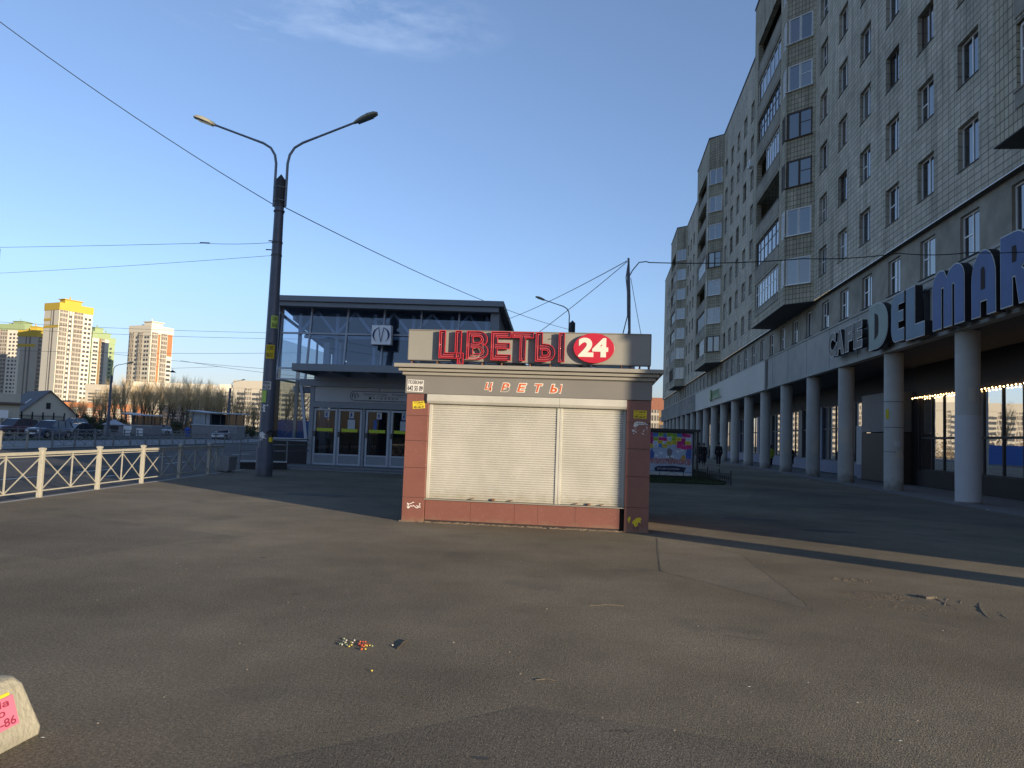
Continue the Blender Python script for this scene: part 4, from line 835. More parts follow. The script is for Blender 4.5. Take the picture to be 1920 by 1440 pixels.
# ================================================================== FENCES
def fence(name, label, pts, H, m, extra_first=False, zb=-.0, pw=.09, lastpost=True):
    t = thing(name, label, 'fence', (pts[0][0], pts[0][1], zb))
    for k, (x, y) in enumerate(pts):
        if k == len(pts)-1 and not lastpost: break
        d = Vector((pts[min(k+1, len(pts)-1)][0]-pts[max(k-1, 0)][0], pts[min(k+1, len(pts)-1)][1]-pts[max(k-1, 0)][1], 0)).normalized(); n = Vector((-d.y, d.x, 0)); h = pw/2
        b = MB(); b.obox((x, y, zb+H/2-.01), d*h, n*h, (0, 0, H/2)); b.loft([[Vector((x, y, zb+z))+d*s*a_+n*s*c_ for a_, c_ in ((-1, -1), (1, -1), (1, 1), (-1, 1))] for z, s in ((H-.02, h+.012), (H+.015, h+.012), (H+.03, h*.5))])
        b.build('post', m, t, bevel=.006)
    for k in range(len(pts)-1):
        p = Vector((*pts[k], zb)); q = Vector((*pts[k+1], zb)); d = (q-p).normalized(); p = p+d*pw/2; q = q-d*pw/2; c = (p+q)/2; b = MB(); Z = Vector((0, 0, 1)); H0 = H/1.02
        b.bar(p+Z*.93*H0, q+Z*.93*H0, .045, .06); b.bar(p+Z*.865*H0, q+Z*.865*H0, .018, .02); b.bar(p+Z*.14*H0, q+Z*.14*H0, .02, .025)
        b.bar(c+Z*.13*H0, c+Z*.92*H0, .022, .026)
        for s, e in ((p, c), (c, q)): b.bar(s+Z*.15*H0, e+Z*.85*H0, .016, .02); b.bar(s+Z*.85*H0, e+Z*.15*H0, .017, .02)
        for s, e in ((p, c), (c, q)): mid = (s+e)/2+Z*.5*H0; b.obox(mid, d*.025, Vector((-d.y, d.x, 0))*.012, Z*.025)
        b.build('panel', m, t)
    return t
ys = [7.7, 10.06, 12.4, 14.77, 17.11, 19.42, 21.9, 24.3, 25.75]
fence('road_fence', 'cream painted fence of crossed bars along the near edge of the road', [(Xf(y)+.10, y) for y in ys], 1.0, M['fence_cream'], lastpost=False)
ys = [36.9+2.45*i for i in range(3)]
fence('median_fence', 'short cream crossed bar fence at the far side of the road, sunlit', [(Xf(y)-17.95, y) for y in ys], 1.02, M['fence_cream'], zb=-.13)
ys = [44.4+2.6*i for i in range(16)]
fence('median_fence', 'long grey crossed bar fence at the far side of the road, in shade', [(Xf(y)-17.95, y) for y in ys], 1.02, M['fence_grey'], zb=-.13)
ys = [54+3.0*i for i in range(14)]
fence('median_fence', 'grey fence behind the pale tram strip in front of the parked cars', [(Xf(y)-28.75, y) for y in ys], 1.05, M['fence_grey'], zb=-.13)

# green box edge at far left
t = thing('green_pylon', 'tall dark green advertising pylon cut by the left frame edge', 'pylon', (-12.6, 14, 0))
b = MB(); b.box(-13.4, -12.33, 13.9, 14.2, 1.3, 5.07); b.build('box', mat('dark green metal', (.02, .09, .06), .5, 0, .1), t, bevel=.02)
b = MB(); b.box(-12.75, -12.55, 14, 14.15, 0, 1.3); b.build('leg', M['steel_dark'], t)

# ================================================================== POSTER BOARD
pb = thing('poster_board', 'colourful pasted over concert poster board beside the walkway', 'billboard', (3.2, 36.1, 0))
b = MB(); b.box(1.2, 4.16, 36.02, 36.14, .12, 2.06); b.build('panel', mat('poster ground', (.42, .47, .58), .8, 0, .2, 3), pb)
b = MB(); b.box(1.15, 4.5, 35.85, 36.3, 2.13, 2.25); b.box(1.15, 4.2, 35.95, 36.16, 2.06, 2.13); b.box(4.17, 4.23, 35.98, 36.2, 0, 2.13); b.box(4.36, 4.44, 36.0, 36.3, 0, 2.13); b.box(1.1, 1.18, 36, 36.2, 0, 2.13); b.box(1.15, 4.2, 36.0, 36.15, .05, .12); b.build('frame', M['black'], pb)
r = random.Random(21)
PC = [('leaflet lime', (.35, .55, .06)), ('leaflet pink', (.75, .05, .25)), ('leaflet blue', (.10, .22, .55)), ('leaflet yellow', (.75, .60, .05)), ('leaflet white', (.68, .70, .74)), ('leaflet magenta', (.55, .03, .22))]
PM = [mat(a, c, .8, 0, .08) for a, c in PC]
y_ = 36.015; cells = []
for row in range(4):
    for k in range(9):
        x = 2.3+k*.21+r.uniform(-.04, .04); z = 1.94-row*.17+r.uniform(-.03, .03)
        if row == 3 and 3 < k < 6: continue
        c = r.choice((0, 1, 1, 2, 1, 3, 4, 5, 0, 5)) if row < 3 else r.choice((0, 1, 2, 4, 3)); a = r.uniform(-.15, .15); y_ -= .0006
        u = Vector((cos(a), 0, sin(a))); v = Vector((-sin(a), 0, cos(a)))
        b = MB(); b.obox((x, y_, z), u*.125, (0, .0005, 0), v*.085); f = b.build('leaflet', PM[c], pb)
        b = MB()
        for j in (-1, 0, 1):
            for q in range(3): b.obox(Vector((x, y_-.002, z))+v*(.032*j)+u*(-.05+.05*q+r.uniform(-.008, .008)), u*.018, (0, .0004, 0), v*.007)
        b.build('print', PM[2] if c in (4, 2) else M['ink'], f)
for (x, z) in ((2.55, 1.0), (2.75, 1.12), (3.05, .95), (3.25, .98), (3.5, 1.22), (3.7, 1.28)):
    b = MB(); b.box(x-.07, x+.07, 36.005, 36.012, z-.05, z+.05); b.build('leaflet', PM[4], pb)
b = MB()  # abstract figure shapes of the poster
b.prism([(2.95, .75), (3.05, 1.05), (3.0, 1.25), (3.12, 1.38), (3.28, 1.25), (3.22, 1.05), (3.38, .75)], (0, 36.01, 0), X_, Z_, (0, -.003, 0)); b.build('poster_figure', mat('poster grey figure', (.20, .17, .18), .8, 0, .4, 8), pb)
b = MB(); b.prism([(3.62, .78), (3.66, .95), (3.72, 1.06), (3.80, 1.06), (3.86, .95), (3.88, .78)], (0, 36.01, 0), X_, Z_, (0, -.003, 0)); b.build('poster_dress', mat('poster ochre', (.55, .32, .05), .8), pb)
b = MB(); b.prism([(3.90, .8), (3.86, 1.1), (3.95, 1.45), (4.12, 1.45), (4.14, .75)], (0, 36.012, 0), X_, Z_, (0, -.003, 0)); b.prism([(2.2, 1.0), (2.32, 1.35), (2.45, 1.1), (2.4, .8), (2.2, .75)], (0, 36.012, 0), X_, Z_, (0, -.003, 0)); b.build('poster_swirl', mat('poster blue', (.08, .13, .38), .8, 0, .3, 6), pb)
b = MB(); b.prism([(2.45, .42), (2.5, .30), (3.8, .28), (3.9, .5), (3.3, .56), (2.6, .52)], (0, 36.008, 0), X_, Z_, (0, -.003, 0)); b.build('poster_band', mat('poster dark band', (.03, .03, .07), .8), pb)
b = MB(); b.prism([(2.2, .12), (2.2, .24), (3.1, .28), (4.15, .2), (4.15, .12)], (0, 36.008, 0), X_, Z_, (0, -.003, 0)); b.build('poster_margin', M['paper_white'], pb)
i = place_text('lettering_outline', 'ФИЛИПП КИРКОРОВ', M['paper_white'], pb, (2.14, 36.002, .60), X_, Z_, 1.97, .30, .004, .05)  # white printed outline behind the red letters
i = place_text('lettering', 'ФИЛИПП КИРКОРОВ', M['red_oval'], pb, (2.16, 35.995, .615), X_, Z_, 1.93, .27, .004, .02)
place_text('lettering', 'ШОУ «ЦВЕТ НАСТРОЕНИЯ»', M['paper_white'], pb, (2.6, 35.997, .36), X_, Z_, 1.0, .09, .004, .01)
# low scroll fence round the lawn
t = thing('lawn_fence', 'low black scrollwork fence round the lawn corner', 'fence', (5.15, 31.5, 0))
FP = [(1.3, 31.3), (3.2, 31.35), (5.12, 31.4), (5.16, 33.6), (5.3, 36.0), (5.5, 38.4), (5.65, 40.8)]
FP = [(5.16, 31.5), (5.0, 33.5), (4.8, 35.6), (4.62, 37.8), (4.5, 40)]
for a, c in ((0, 1), (1, 2), (2, 3), (3, 4)):
    p = Vector((*FP[a], 0)); q = Vector((*FP[c], 0)); n = 6; b = MB()
    b.bar(p+Vector((0, 0, .42)), q+Vector((0, 0, .42)), .025); b.bar(p+Vector((0, 0, .12)), q+Vector((0, 0, .12)), .02)
    for k in range(1, n):
        c_ = p.lerp(q, k/n); b.bar(c_+Vector((0, 0, .05)), c_+Vector((0, 0, .42)), .018)
        b.tube([c_+(q-p).normalized()*.09*cos(j*pi/4)+Vector((0, 0, .27+.1*sin(j*pi/4))) for j in range(9)], .01, 4)
    b.build('panel', M['black'], t)
for p in FP: b = MB(); b.bar((*p, 0), (*p, .52), .045); b.tube([(*p, .52), (*p, .56), (*p, .60)], [.02, .035, .008], 6); b.build('post', M['black'], t)
t2 = thing('lawn_fence', 'low thin black fence along the front of the lawn before the poster', 'fence', (3.2, 35, 0))
for a in range(3):
    p = Vector((1.6+1.05*a, 35.2, 0)); q = p+Vector((1.05, 0, 0)); b = MB(); b.bar(p+Vector((0, 0, .32)), q+Vector((0, 0, .32)), .02)
    b.bar(p+Vector((0, 0, .05)), (p+q)/2+Vector((0, 0, .3)), .012); b.bar((p+q)/2+Vector((0, 0, .3)), q+Vector((0, 0, .05)), .012); b.bar(q+Vector((0, 0, 0)), q+Vector((0, 0, .5)), .025); b.build('panel', M['black'], t2)

# ================================================================== APARTMENT BUILDING
ab = thing('apartment_building', 'long grey tiled apartment block with bay towers over a column arcade', 'building', (20, 80, 0))
def lib(name, mb, m, **k):
    o = mb.build(name, m, None, **k); me = o.data; bpy.data.objects.remove(o); return me
def wall(b, o, u, n, u0, u1, z0, z1, ops, mi=0, mr=None):
    o = Vector(o); u = Vector(u); n = Vector(n); mr = mi if mr is None else mr; Z = Vector((0, 0, 1))
    us = sorted({u0, u1, *[a for q in ops for a in q[:2]]}); zs = sorted({z0, z1, *[a for q in ops for a in q[2:4]]})
    for ua, ub in zip(us[:-1], us[1:]):
        inside = sorted([q for q in ops if q[0] <= ua+1e-6 and q[1] >= ub-1e-6], key=lambda q: q[2]); z = z0
        for q in inside+[None]:
            ze = q[2] if q else z1
            if ze > z+1e-6: b.quad(o+u*ua+Z*z, o+u*ub+Z*z, o+u*ub+Z*ze, o+u*ua+Z*ze, mi, [(ua, z), (ub, z), (ub, ze), (ua, ze)])
            if q: z = q[3]
    for ua, ub, za, zb, d in ops:
        i = -n*d; A, B, C, D = o+u*ua+Z*za, o+u*ub+Z*za, o+u*ub+Z*zb, o+u*ua+Z*zb
        for p, q in ((A, B), (B, C), (C, D), (D, A)): L = (q-p).length; b.quad(p, q, q+i, p+i, mr, [(0, p.z), (L, p.z), (L, q.z+d), (0, q.z+d)])
FX, BX, GXW, CX, SXW = 11.7, 10.35, 11.95, 11.5, 15.0
Y0, Y1, ZT_, ZR = 5.38, 152.3, 9.9, 33.3
ROWS = [11.02+2.9*k for k in range(7)]; SEC = 34.0
secs = range(-1, 4); winspots = []
yd = Vector((0, -1, 0)); nx = Vector((-1, 0, 0))
# window unit meshes (unit frame: u across, z up, origin lower left at the frame plane; outward -X, across +Y)
def window_unit(w, h, m, style):
    b = MB(); t = .055
    b.box(-.03, .03, 0, t, 0, h); b.box(-.03, .03, w-t, w, 0, h); b.box(-.03, .03, t, w-t, 0, t); b.box(-.03, .03, t, w-t, h-t, h)
    if style == 0: b.box(-.025, .025, w*.5-t*.6, w*.5+t*.6, t, h-t)
    if style == 1: b.box(-.025, .025, w*.62-t*.5, w*.62+t*.5, t, h-t); b.box(-.02, .02, w*.62+t*.5, w-t, h*.52-.025, h*.52+.025)
    if style == 2: b.box(-.025, .025, w*.5-t*.6, w*.5+t*.6, t, h-t); b.box(-.02, .02, w*.5+t*.6, w-t, h*.52-.025, h*.52+.025)
    b.box(-.225, -.02, -.03, w+.03, -.03, -.008, 1)
    f = lib('window', b, [m, M['roof_edge']])
    b = MB(); b.quad((0, t, t), (0, w-t, t), (0, w-t, h-t), (0, t, h-t)); return f, lib('pane', b, M['pane'], recalc=False)
UNITS = {('flat', s, k): window_unit(1.45, 1.55, mm_, s) for s in range(3) for k, mm_ in enumerate((M['frame_white'], M['frame_dark']))}
UG = {s: window_unit(1.35, 1.5, M['frame_white'], s) for s in range(3)}
cuts = []
mat_zone = []
b = MB(); r = random.Random(31)
for s in secs:
    ys_ = Y0 if s == -1 else 44.6+SEC*(s-1)-0+11.1; ye = 44.6+SEC*s if s < 3 else Y1
    if s == -1: ys_, ye = Y0, 10.6
    ops = []
    base = 44.6+SEC*s
    if s >= 0:
        for k, off in enumerate((-2.4, -5.8, -9.15, -12.5, -15.8, -19.15)):
            for zi, z in enumerate(ROWS):
                y = base+off
                if y > ye-1.6 or y < ys_+.1: continue
                if k == 0 and False: continue
                ops.append((y, y+1.45, z, z+1.55, .27)); winspots.append((y, z, 'flat'))
        for k in range(6): y = base-3.0-3.35*k; 
    wall(b, (FX, 0, 0), Y_, nx, ys_, ye, ZT_, ZR, ops)
# filler wall behind the bays
for s in secs:
    yb = 44.6+SEC*s
    if yb < Y1-12: wall(b, (FX+.9, 0, 0), Y_, nx, yb, yb+11.1, ZT_, ZR, [])
b.quad((FX, Y0, ZT_-.0), (FX+15, Y0, ZT_), (FX+15, Y0, ZR), (FX, Y0, ZR), 0, [(0, ZT_), (15, ZT_), (15, ZR), (0, ZR)])
b.quad((FX, Y1, ZT_), (FX+15, Y1, ZT_), (FX+15, Y1, ZR), (FX, Y1, ZR), 0, [(0, ZT_), (15, ZT_), (15, ZR), (0, ZR)])
b.build('wall', M['tile'], ab, recalc=False)
b = MB(); b.box(FX-.06, FX+15, Y0-.06, Y1+.06, ZR, ZR+.12); rf = b.build('roof', M['roof_edge'], ab)
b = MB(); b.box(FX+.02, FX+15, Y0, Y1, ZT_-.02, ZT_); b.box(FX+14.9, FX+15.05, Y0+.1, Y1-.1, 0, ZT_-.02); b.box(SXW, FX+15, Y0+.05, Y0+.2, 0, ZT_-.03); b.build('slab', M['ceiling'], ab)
# small attic vents
b = MB()
for s in range(0, 4):
    for off in (-2, -5.3, -8.7, -12, -15.3, -18.6, -22):
        y = 44.6+SEC*s+off
        if y < Y1: b.box(FX-.004, FX+.1, y, y+.16, 31.6, 31.85)
b.build('attic_vent', M['black'], ab)
# grey floor
GR = []; b = MB(); ops = []
y = 22.55-3.3*5
while y < Y1-2:
    if y > Y0+.3: ops.append((y, y+1.35, 8.12, 9.62, .2)); winspots.append((y, 8.12, 'grey'))
    y += 3.32
wall(b, (GXW, 0, 0), Y_, nx, Y0, Y1, 7.8, ZT_-.02, ops); b.quad((GXW, Y0, 7.8), (FX+15, Y0, 7.8), (FX+15, Y0, ZT_), (GXW, Y0, ZT_), 0, [(0, 0)]*4)
b.build('mezzanine_wall', M['grey_wall'], ab, recalc=False)
# windows: nearest 100 as parts, the rest one stuff part
winspots.sort(key=lambda w: w[0]+abs(w[1]-12)*.8)
restf, restp = MB(), MB(); r = random.Random(77)
for i, (y, z, kind) in enumerate(winspots):
    if y < 20: continue
    st_ = r.choice((0, 0, 2, 1)); dark = r.random() < .12; x = (FX+.19) if kind == 'flat' else (GXW+.14)
    fm, pm = UNITS[('flat', st_, int(dark))] if kind == 'flat' else UG[r.choice((0, 1, 2))]
    if i < 100+8:
        o = bpy.data.objects.new('window', fm); COL.objects.link(o); o.parent = ab; o.location = Vector((x, y, z))-ab.location
        q = bpy.data.objects.new('pane', pm); COL.objects.link(q); q.parent = o; q.location = (0, 0, 0)
    else:
        for me, bb in ((fm, restf), (pm, restp)):
            i0 = len(bb.v); bb.v += [tuple(v.co+Vector((x, y, z))) for v in me.vertices]
            for p in me.polygons: bb.f.append(tuple(i0+k for k in p.vertices)); bb.m.append(0); bb.uv.append(None)
rw = stuff(restf.build('window', M['frame_white'], ab, recalc=False)); stuff(restp.build('pane', M['pane'], rw, recalc=False))
# bay towers
def bay(ya, full=True):
    na = ya+1.3; y2 = ya+11.1; a = Vector((FX, ya, 0)); d = Vector((BX-FX, 1.3, 0)); L = d.length; d.normalize(); nn = Vector((-d.y, d.x, 0)); nn = nn if nn.x < 0 and nn.y < 0 else -nn
    b = MB(); H = 1.62; zz = [z-.05 for z in ROWS]
    wall(b, a, d, nn, 0, L, ZT_, ZR, [(.18, L-.06, z, z+H, .12) for z in zz])
    lo = [(na+1.55, na+8.6, z-.02, z+H+.12, .35) for z in zz]
    wall(b, (BX, 0, 0), Y_, nx, na, y2, ZT_, ZR, [(na+.05, na+.95, z, z+H, .12) for z in zz]+lo)
    b.quad((BX, y2, ZT_), (FX+.9, y2, ZT_), (FX+.9, y2, ZR), (BX, y2, ZR), 0, [(0, ZT_), (2.2, ZT_), (2.2, ZR), (0, ZR)])
    b.quad((FX, ya, ZT_), (FX+.9, ya, ZT_), (FX+.9, ya, ZR), (FX, ya, ZR), 0, [(0, ZT_), (1, ZT_), (1, ZR), (0, ZR)])
    t = b.build('bay_tower', M['tile_bay'], ab, recalc=False)
    b = MB(); P = [(FX+.9, ya), (FX, ya), (BX, na), (BX, y2), (FX+.9, y2)]
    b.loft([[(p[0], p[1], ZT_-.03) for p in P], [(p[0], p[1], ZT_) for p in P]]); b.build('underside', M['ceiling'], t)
    b = MB(); P2 = [(FX+.2, ya-.05), (BX-.06, na-.05), (BX-.06, y2+.05), (FX+.2, y2+.05)]; b.loft([[(p[0], p[1], ZR+.002) for p in P2], [(p[0], p[1], ZR+.14) for p in P2]]); b.build('roof_edge', M['roof_edge'], t)
    b = MB(); b.box(FX+.3, FX+.5, na+1.5, na+8.7, ZT_, ZR); b.build('loggia_back', M['grey_wall'], t)
    # corner windows
    r = random.Random(int(ya))
    for k, z in enumerate(zz):
        b = MB(); p0 = a+d*.18-nn*.08; p1 = a+d*(L-.02)-nn*.08; f = .05; Z = Vector((0, 0, 1)); pc = Vector((BX+.06, na+.02, 0)); pe = Vector((BX+.08, na+.93, 0))
        for p, q in ((p0, p1), (pc, pe)):
            b.bar(p+Z*(z+.04), q+Z*(z+.04), .08, .08); b.bar(p+Z*(z+H-.04), q+Z*(z+H-.04), .08, .08)
        for p in (p0+d*.07, p0.lerp(p1, .5), p1-d*.10, pc+Vector((0, .08, 0)), pc.lerp(pe, .5), pe-Vector((0, .06, 0))): b.bar(p+Z*z, p+Z*(z+H), .11)
        if r.random() < .3: b.bar(p0+Z*(z+H*.55), p0.lerp(p1, .5)+Z*(z+H*.55), .04)
        b.bar(a+d*.12+nn*.05+Z*(z-.02), a+d*(L+.04)+nn*.05+Z*(z-.02), .22, .03)
        w = b.build('bay_window', M['frame_dark'] if r.random() < .15 else M['frame_white'], t)
        b = MB(); b.quad(p0+Z*z, p0.lerp(p1, .5)+Z*z, p0.lerp(p1, .5)+Z*(z+H), p0+Z*(z+H)); b.quad(p0.lerp(p1, .5)+Z*z, p1+Z*z, p1+Z*(z+H), p0.lerp(p1, .5)+Z*(z+H)); b.quad(pc+Z*z, pe+Z*z, pe+Z*(z+H), pc+Z*(z+H)); b.build('pane', M['pane'], w, recalc=False)
    # loggias
    for k, z in enumerate(zz):
        o_ = r.random(); ya_, yb_ = na+1.6, na+8.55
        if (k == 6) or o_ < .22: continue
        m = M['frame_dark'] if o_ < .45 else M['frame_white']; b = MB(); x = BX+.12; n = r.choice((6, 8, 9)); e = yb_ if r.random() < .7 else ya_+(yb_-ya_)*.6
        b.box(x-.03, x+.03, ya_, e, z, z+.06); b.box(x-.03, x+.03, ya_, e, z+H+.03, z+H+.1)
        for j in range(n+1): y = ya_+(e-ya_)*j/n; b.box(x-.03, x+.03, y-.035, y+.035, z+.06, z+H+.03)
        if r.random() < .5: b.box(x-.02, x+.02, ya_, e, z+H*.62, z+H*.62+.05)
        w = b.build('loggia_glazing', m, t)
        b = MB()
        for j in range(n): y = ya_+(e-ya_)*j/n; b.quad((x, y+.035, z+.06), (x, y+(e-ya_)/n-.035, z+.06), (x, y+(e-ya_)/n-.035, z+H+.03), (x, y+.035, z+H+.03))
        b.build('pane', M['pane'], w, recalc=False)
    b = MB()
    for k, z in enumerate(zz):
        b.box(BX-.025, BX-.004, na+1.5, na+8.65, z-1.0 if k else z-.5, z-.08); b.box(BX-.05, BX-.0, na+1.45, na+8.7, z-.075, z-.025)
    b.build('parapet_panel', M['grey_wall'], t)
    return t
for s in secs: 
    if 44.6+SEC*s < Y1-12: bay(44.6+SEC*s)
# red glazing on the nearest loggia
b = MB()
for z in ROWS[0:3]: b.box(10.46, 10.5, 17.2, 20.35, z-.0, z+1.6)
b.build('loggia_screen', mat('dark red loggia panel', (.10, .03, .035), .5, 0, .1), ab)
# air conditioners
for (y, z) in ((58.7, 24.6), (62.3, 24.1), (58.9, 20.4), (96.5, 27.0)):
    t = thing('air_conditioner', 'white air conditioner, %s' % {(58.7, 24.6): 'higher one beside the second bay tower', (62.3, 24.1): 'upper one of the pair left of the nearer bay', (58.9, 20.4): 'lower one left of the nearer bay loggias', (96.5, 27.0): 'far one high beyond the second bay tower', (27.6, 16.9): 'nearest one, between two window columns'}[(y, z)], 'air conditioner', (FX-.2, y, z), 'air conditioners on the facade')
    b = MB(); b.box(FX-.45, FX-.1, y, y+.8, z, z+.55); b.box(FX-.4, FX, y+.1, y+.14, z-.04, z); b.box(FX-.4, FX, y+.66, y+.7, z-.04, z); b.build('case', M['frame_white'], t, bevel=.02)
    b = MB(); b.cyl((FX-.455, y+.35, z+.28), (FX-.448, y+.35, z+.28), .22, n=14); b.build('fan_grille', M['steel_dark'], t)

# arcade: fascia, columns, ceiling
b = MB(); b.box(CX, CX+.35, Y0, 55.55, 5.62, 7.72); b.box(CX-.04, GXW, Y0, Y1, 7.72, 7.82); b.box(CX-.03, CX+.001, Y0, 55.55, 5.60, 5.74); b.build('arcade_band', M['fascia'], ab, bevel=.01)
b = MB(); b.box(CX-.14, CX+.3, 55.9, 96.2, 5.58, 7.66); b.build('shop_band', M['fascia_white'], ab)
b = MB(); b.box(CX-.02, CX+.3, 55.6, 55.86, 5.62, 7.7); b.build('band_gap', M['black'], ab)
b = MB(); b.box(CX, CX+.35, 96.3, Y1, 5.62, 7.70); b.build('arcade_band', M['fascia_dark'], ab)
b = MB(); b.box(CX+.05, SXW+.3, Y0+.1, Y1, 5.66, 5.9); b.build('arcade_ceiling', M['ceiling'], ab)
for k in range(12):
    y = Y0+.2+k*4.4; b = MB(); b.box(CX-.006, CX-.001, y, y+.03, 5.74, 7.7); b.build('band_joint', M['joint'], ab)
ccy = [5.7, 8.0, 14.1, 20.5, 26.75, 33.2, 39.4, 45.3]+[45.3+6.4*k for k in range(1, 17)]
for k, y in enumerate(ccy):
    if k == 0: b = MB(); b.box(11.55, 12.2, 5.40, 5.95, 0, 5.62); b.build('column', M['column'], ab); continue  # unseen square corner pier, added and sized to cast the shadow strip
    b = MB(); b.tube([(11.92, y, 0), (11.92, y, 5.63)], [.37, .37], 28); b.tube([(11.92, y, .0), (11.92, y, .05)], [.42, .41], 24); c = b.build('column', M['column'], ab, smooth=True)
    def patch(a0, a1, z0, z1, m, rr=.378):
        rr += .004; b = MB(); n = 24; pts = [(11.92+rr*cos(a0+(a1-a0)*i/n), y+rr*sin(a0+(a1-a0)*i/n)) for i in range(n+1)]
        for i in range(n): b.quad((*pts[i], z0), (*pts[i+1], z0), (*pts[i+1], z1), (*pts[i], z1))
        b.build('paint_patch', M[m], c, recalc=False, smooth=True)
    if k == 4: patch(-pi*.97, -pi*.03+.6, .0, 2.85, 'column_blue'); patch(-pi*.97, -pi*1.3, .0, 2.85, 'column_blue'); patch(-1.95, -1.4, 3.3, 3.75, 'column_patch', .376); patch(-1.6, -.75, 1.55, 2.0, 'column_patch', .377)
    if k == 5: patch(-1.9, -1.2, 1.8, 2.0, 'column_blue', .375); patch(-1.7, -.8, 1.3, 1.6, 'column_patch', .376); patch(-2.8, -2.4, 2.9, 3.3, 'paper_yellow', .377)
    if k == 6: patch(-2.6, -1.5, 1.9, 2.6, 'column_patch', .375)
    if k == 7: patch(-1.9, -.9, 1.3, 2.1, 'column_patch', .375)
    if k == 8: patch(-1.9, -.9, 1.2, 2.1, 'column_patch', .375)
    if k == 5:
        b = MB()
        for z in (1.55, 2.55, 3.6): b.tube([(11.92, y, z), (11.92, y, z+.02)], [.3745, .3745], 28, cap=False)
        b.build('joint_ring', M['joint'], c)
# shop fronts at the back of the arcade
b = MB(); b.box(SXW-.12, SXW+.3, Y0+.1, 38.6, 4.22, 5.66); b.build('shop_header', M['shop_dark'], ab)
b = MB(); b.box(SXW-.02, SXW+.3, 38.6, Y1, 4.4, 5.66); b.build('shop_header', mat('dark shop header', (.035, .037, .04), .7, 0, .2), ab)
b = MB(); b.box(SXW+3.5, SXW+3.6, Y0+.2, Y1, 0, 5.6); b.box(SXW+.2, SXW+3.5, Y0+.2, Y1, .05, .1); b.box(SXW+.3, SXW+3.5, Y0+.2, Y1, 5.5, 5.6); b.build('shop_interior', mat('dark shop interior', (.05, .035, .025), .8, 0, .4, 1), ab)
def shopwin(y0, y1, n, z0, z1, zm, fm='black'):
    b = MB(); x = SXW
    b.box(x-.04, x+.04, y0, y1, z0, z0+.07); b.box(x-.04, x+.04, y0, y1, z1-.07, z1); b.box(x-.04, x+.04, y0, y1, zm-.05, zm+.05)
    for k in range(n+1): y = y0+(y1-y0)*k/n; b.box(x-.05, x+.05, y-.045, y+.045, z0, z1)
    w = b.build('shop_window', M[fm], ab); b = MB()
    for k in range(n):
        ya, yb = y0+(y1-y0)*k/n+.045, y0+(y1-y0)*(k+1)/n-.045
        for za, zb in ((z0+.07, zm-.05), (zm+.05, z1-.07)): b.quad((x, ya, za), (x, yb, za), (x, yb, zb), (x, ya, zb))
    b.build('pane', M['shop_glass'], w, recalc=False)
for y0, y1, n in ((6, 12, 4), (13, 19, 4), (20, 25.6, 4), (26.4, 28.4, 1), (29.3, 33.8, 3), (34.6, 38.3, 3)): shopwin(y0, y1, n, .75, 4.22, 2.25)
b = MB()
for y0, y1 in ((Y0+.1, 6), (12, 13), (19, 20), (25.6, 26.4), (28.4, 29.3), (33.8, 34.6), (38.3, 39.2)): b.box(SXW-.1, SXW+.3, y0, y1, 0, 4.22)
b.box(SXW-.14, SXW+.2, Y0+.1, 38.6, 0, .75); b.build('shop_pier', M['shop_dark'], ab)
# vestibule with sheets
b = MB(); b.box(14.0, SXW+.3, 39.3, 43.6, 2.55, 4.5); b.build('metal_sheet', M['shop_grey'], ab)
b = MB(); b.box(14.0, SXW+.3, 39.3, 43.6, .05, 2.5); b.build('brown_shutter', M['shop_brown'], ab)
b = MB(); b.box(14.05, 14.3, 43.7, 44.6, .8, 2.9); b.build('white_panel', M['st_panel'], ab)
b = MB(); b.box(14.08, 14.35, 43.7, 44.6, .05, .8); b.box(SXW-.1, SXW+.2, 44.6, 96, .05, .85); b.build('blue_plinth', M['shop_blue'], ab)
y = 45.0; k = 0
while y < 150:
    shopwin(y, y+4.1, 3, .85, 4.4, 2.9, 'steel_dark')
    b = MB(); b.box(SXW-.15, SXW+.25, y+4.1, y+5.2, .85, 4.4); b.build('shop_pier', M['st_panel'] if k in (0, 3) else M['shop_blue'] if k % 2 else M['shop_grey'], ab)
    y += 5.2; k += 1
place_text('lettering', 'УТВЕРЖ', M['shop_grey'], ab, (SXW-.04, 43.2, 4.75), (0, -1, 0), Z_, 1.7, .25, .02, .02)

# string of warm lamps
t = thing('string_lights', 'glowing string of warm bulbs along the cafe front under the arcade', 'lights', (14.75, 33, 4.15))
bulb = bmesh.new(); bmesh.ops.create_icosphere(bulb, subdivisions=1, radius=.034); bm_ = bpy.data.meshes.new('bulb'); bulb.to_mesh(bm_); bulb.free()
bm_.materials.append(mat('glowing bulb', (1, .7, .4), .5, emis=(1.0, .62, .26), es=7))
b = MB(); b.tube([(14.74, 22+.28*i, 4.22-.02*(i % 2)) for i in range(60)], .008, 5); b.build('cable', M['black'], t)
for i in range(60):
    o = bpy.data.objects.new('bulb', bm_); COL.objects.link(o); o.parent = t; o.location = Vector((14.72, 22.1+.28*i, 4.15-.02*(i % 2)))-t.location

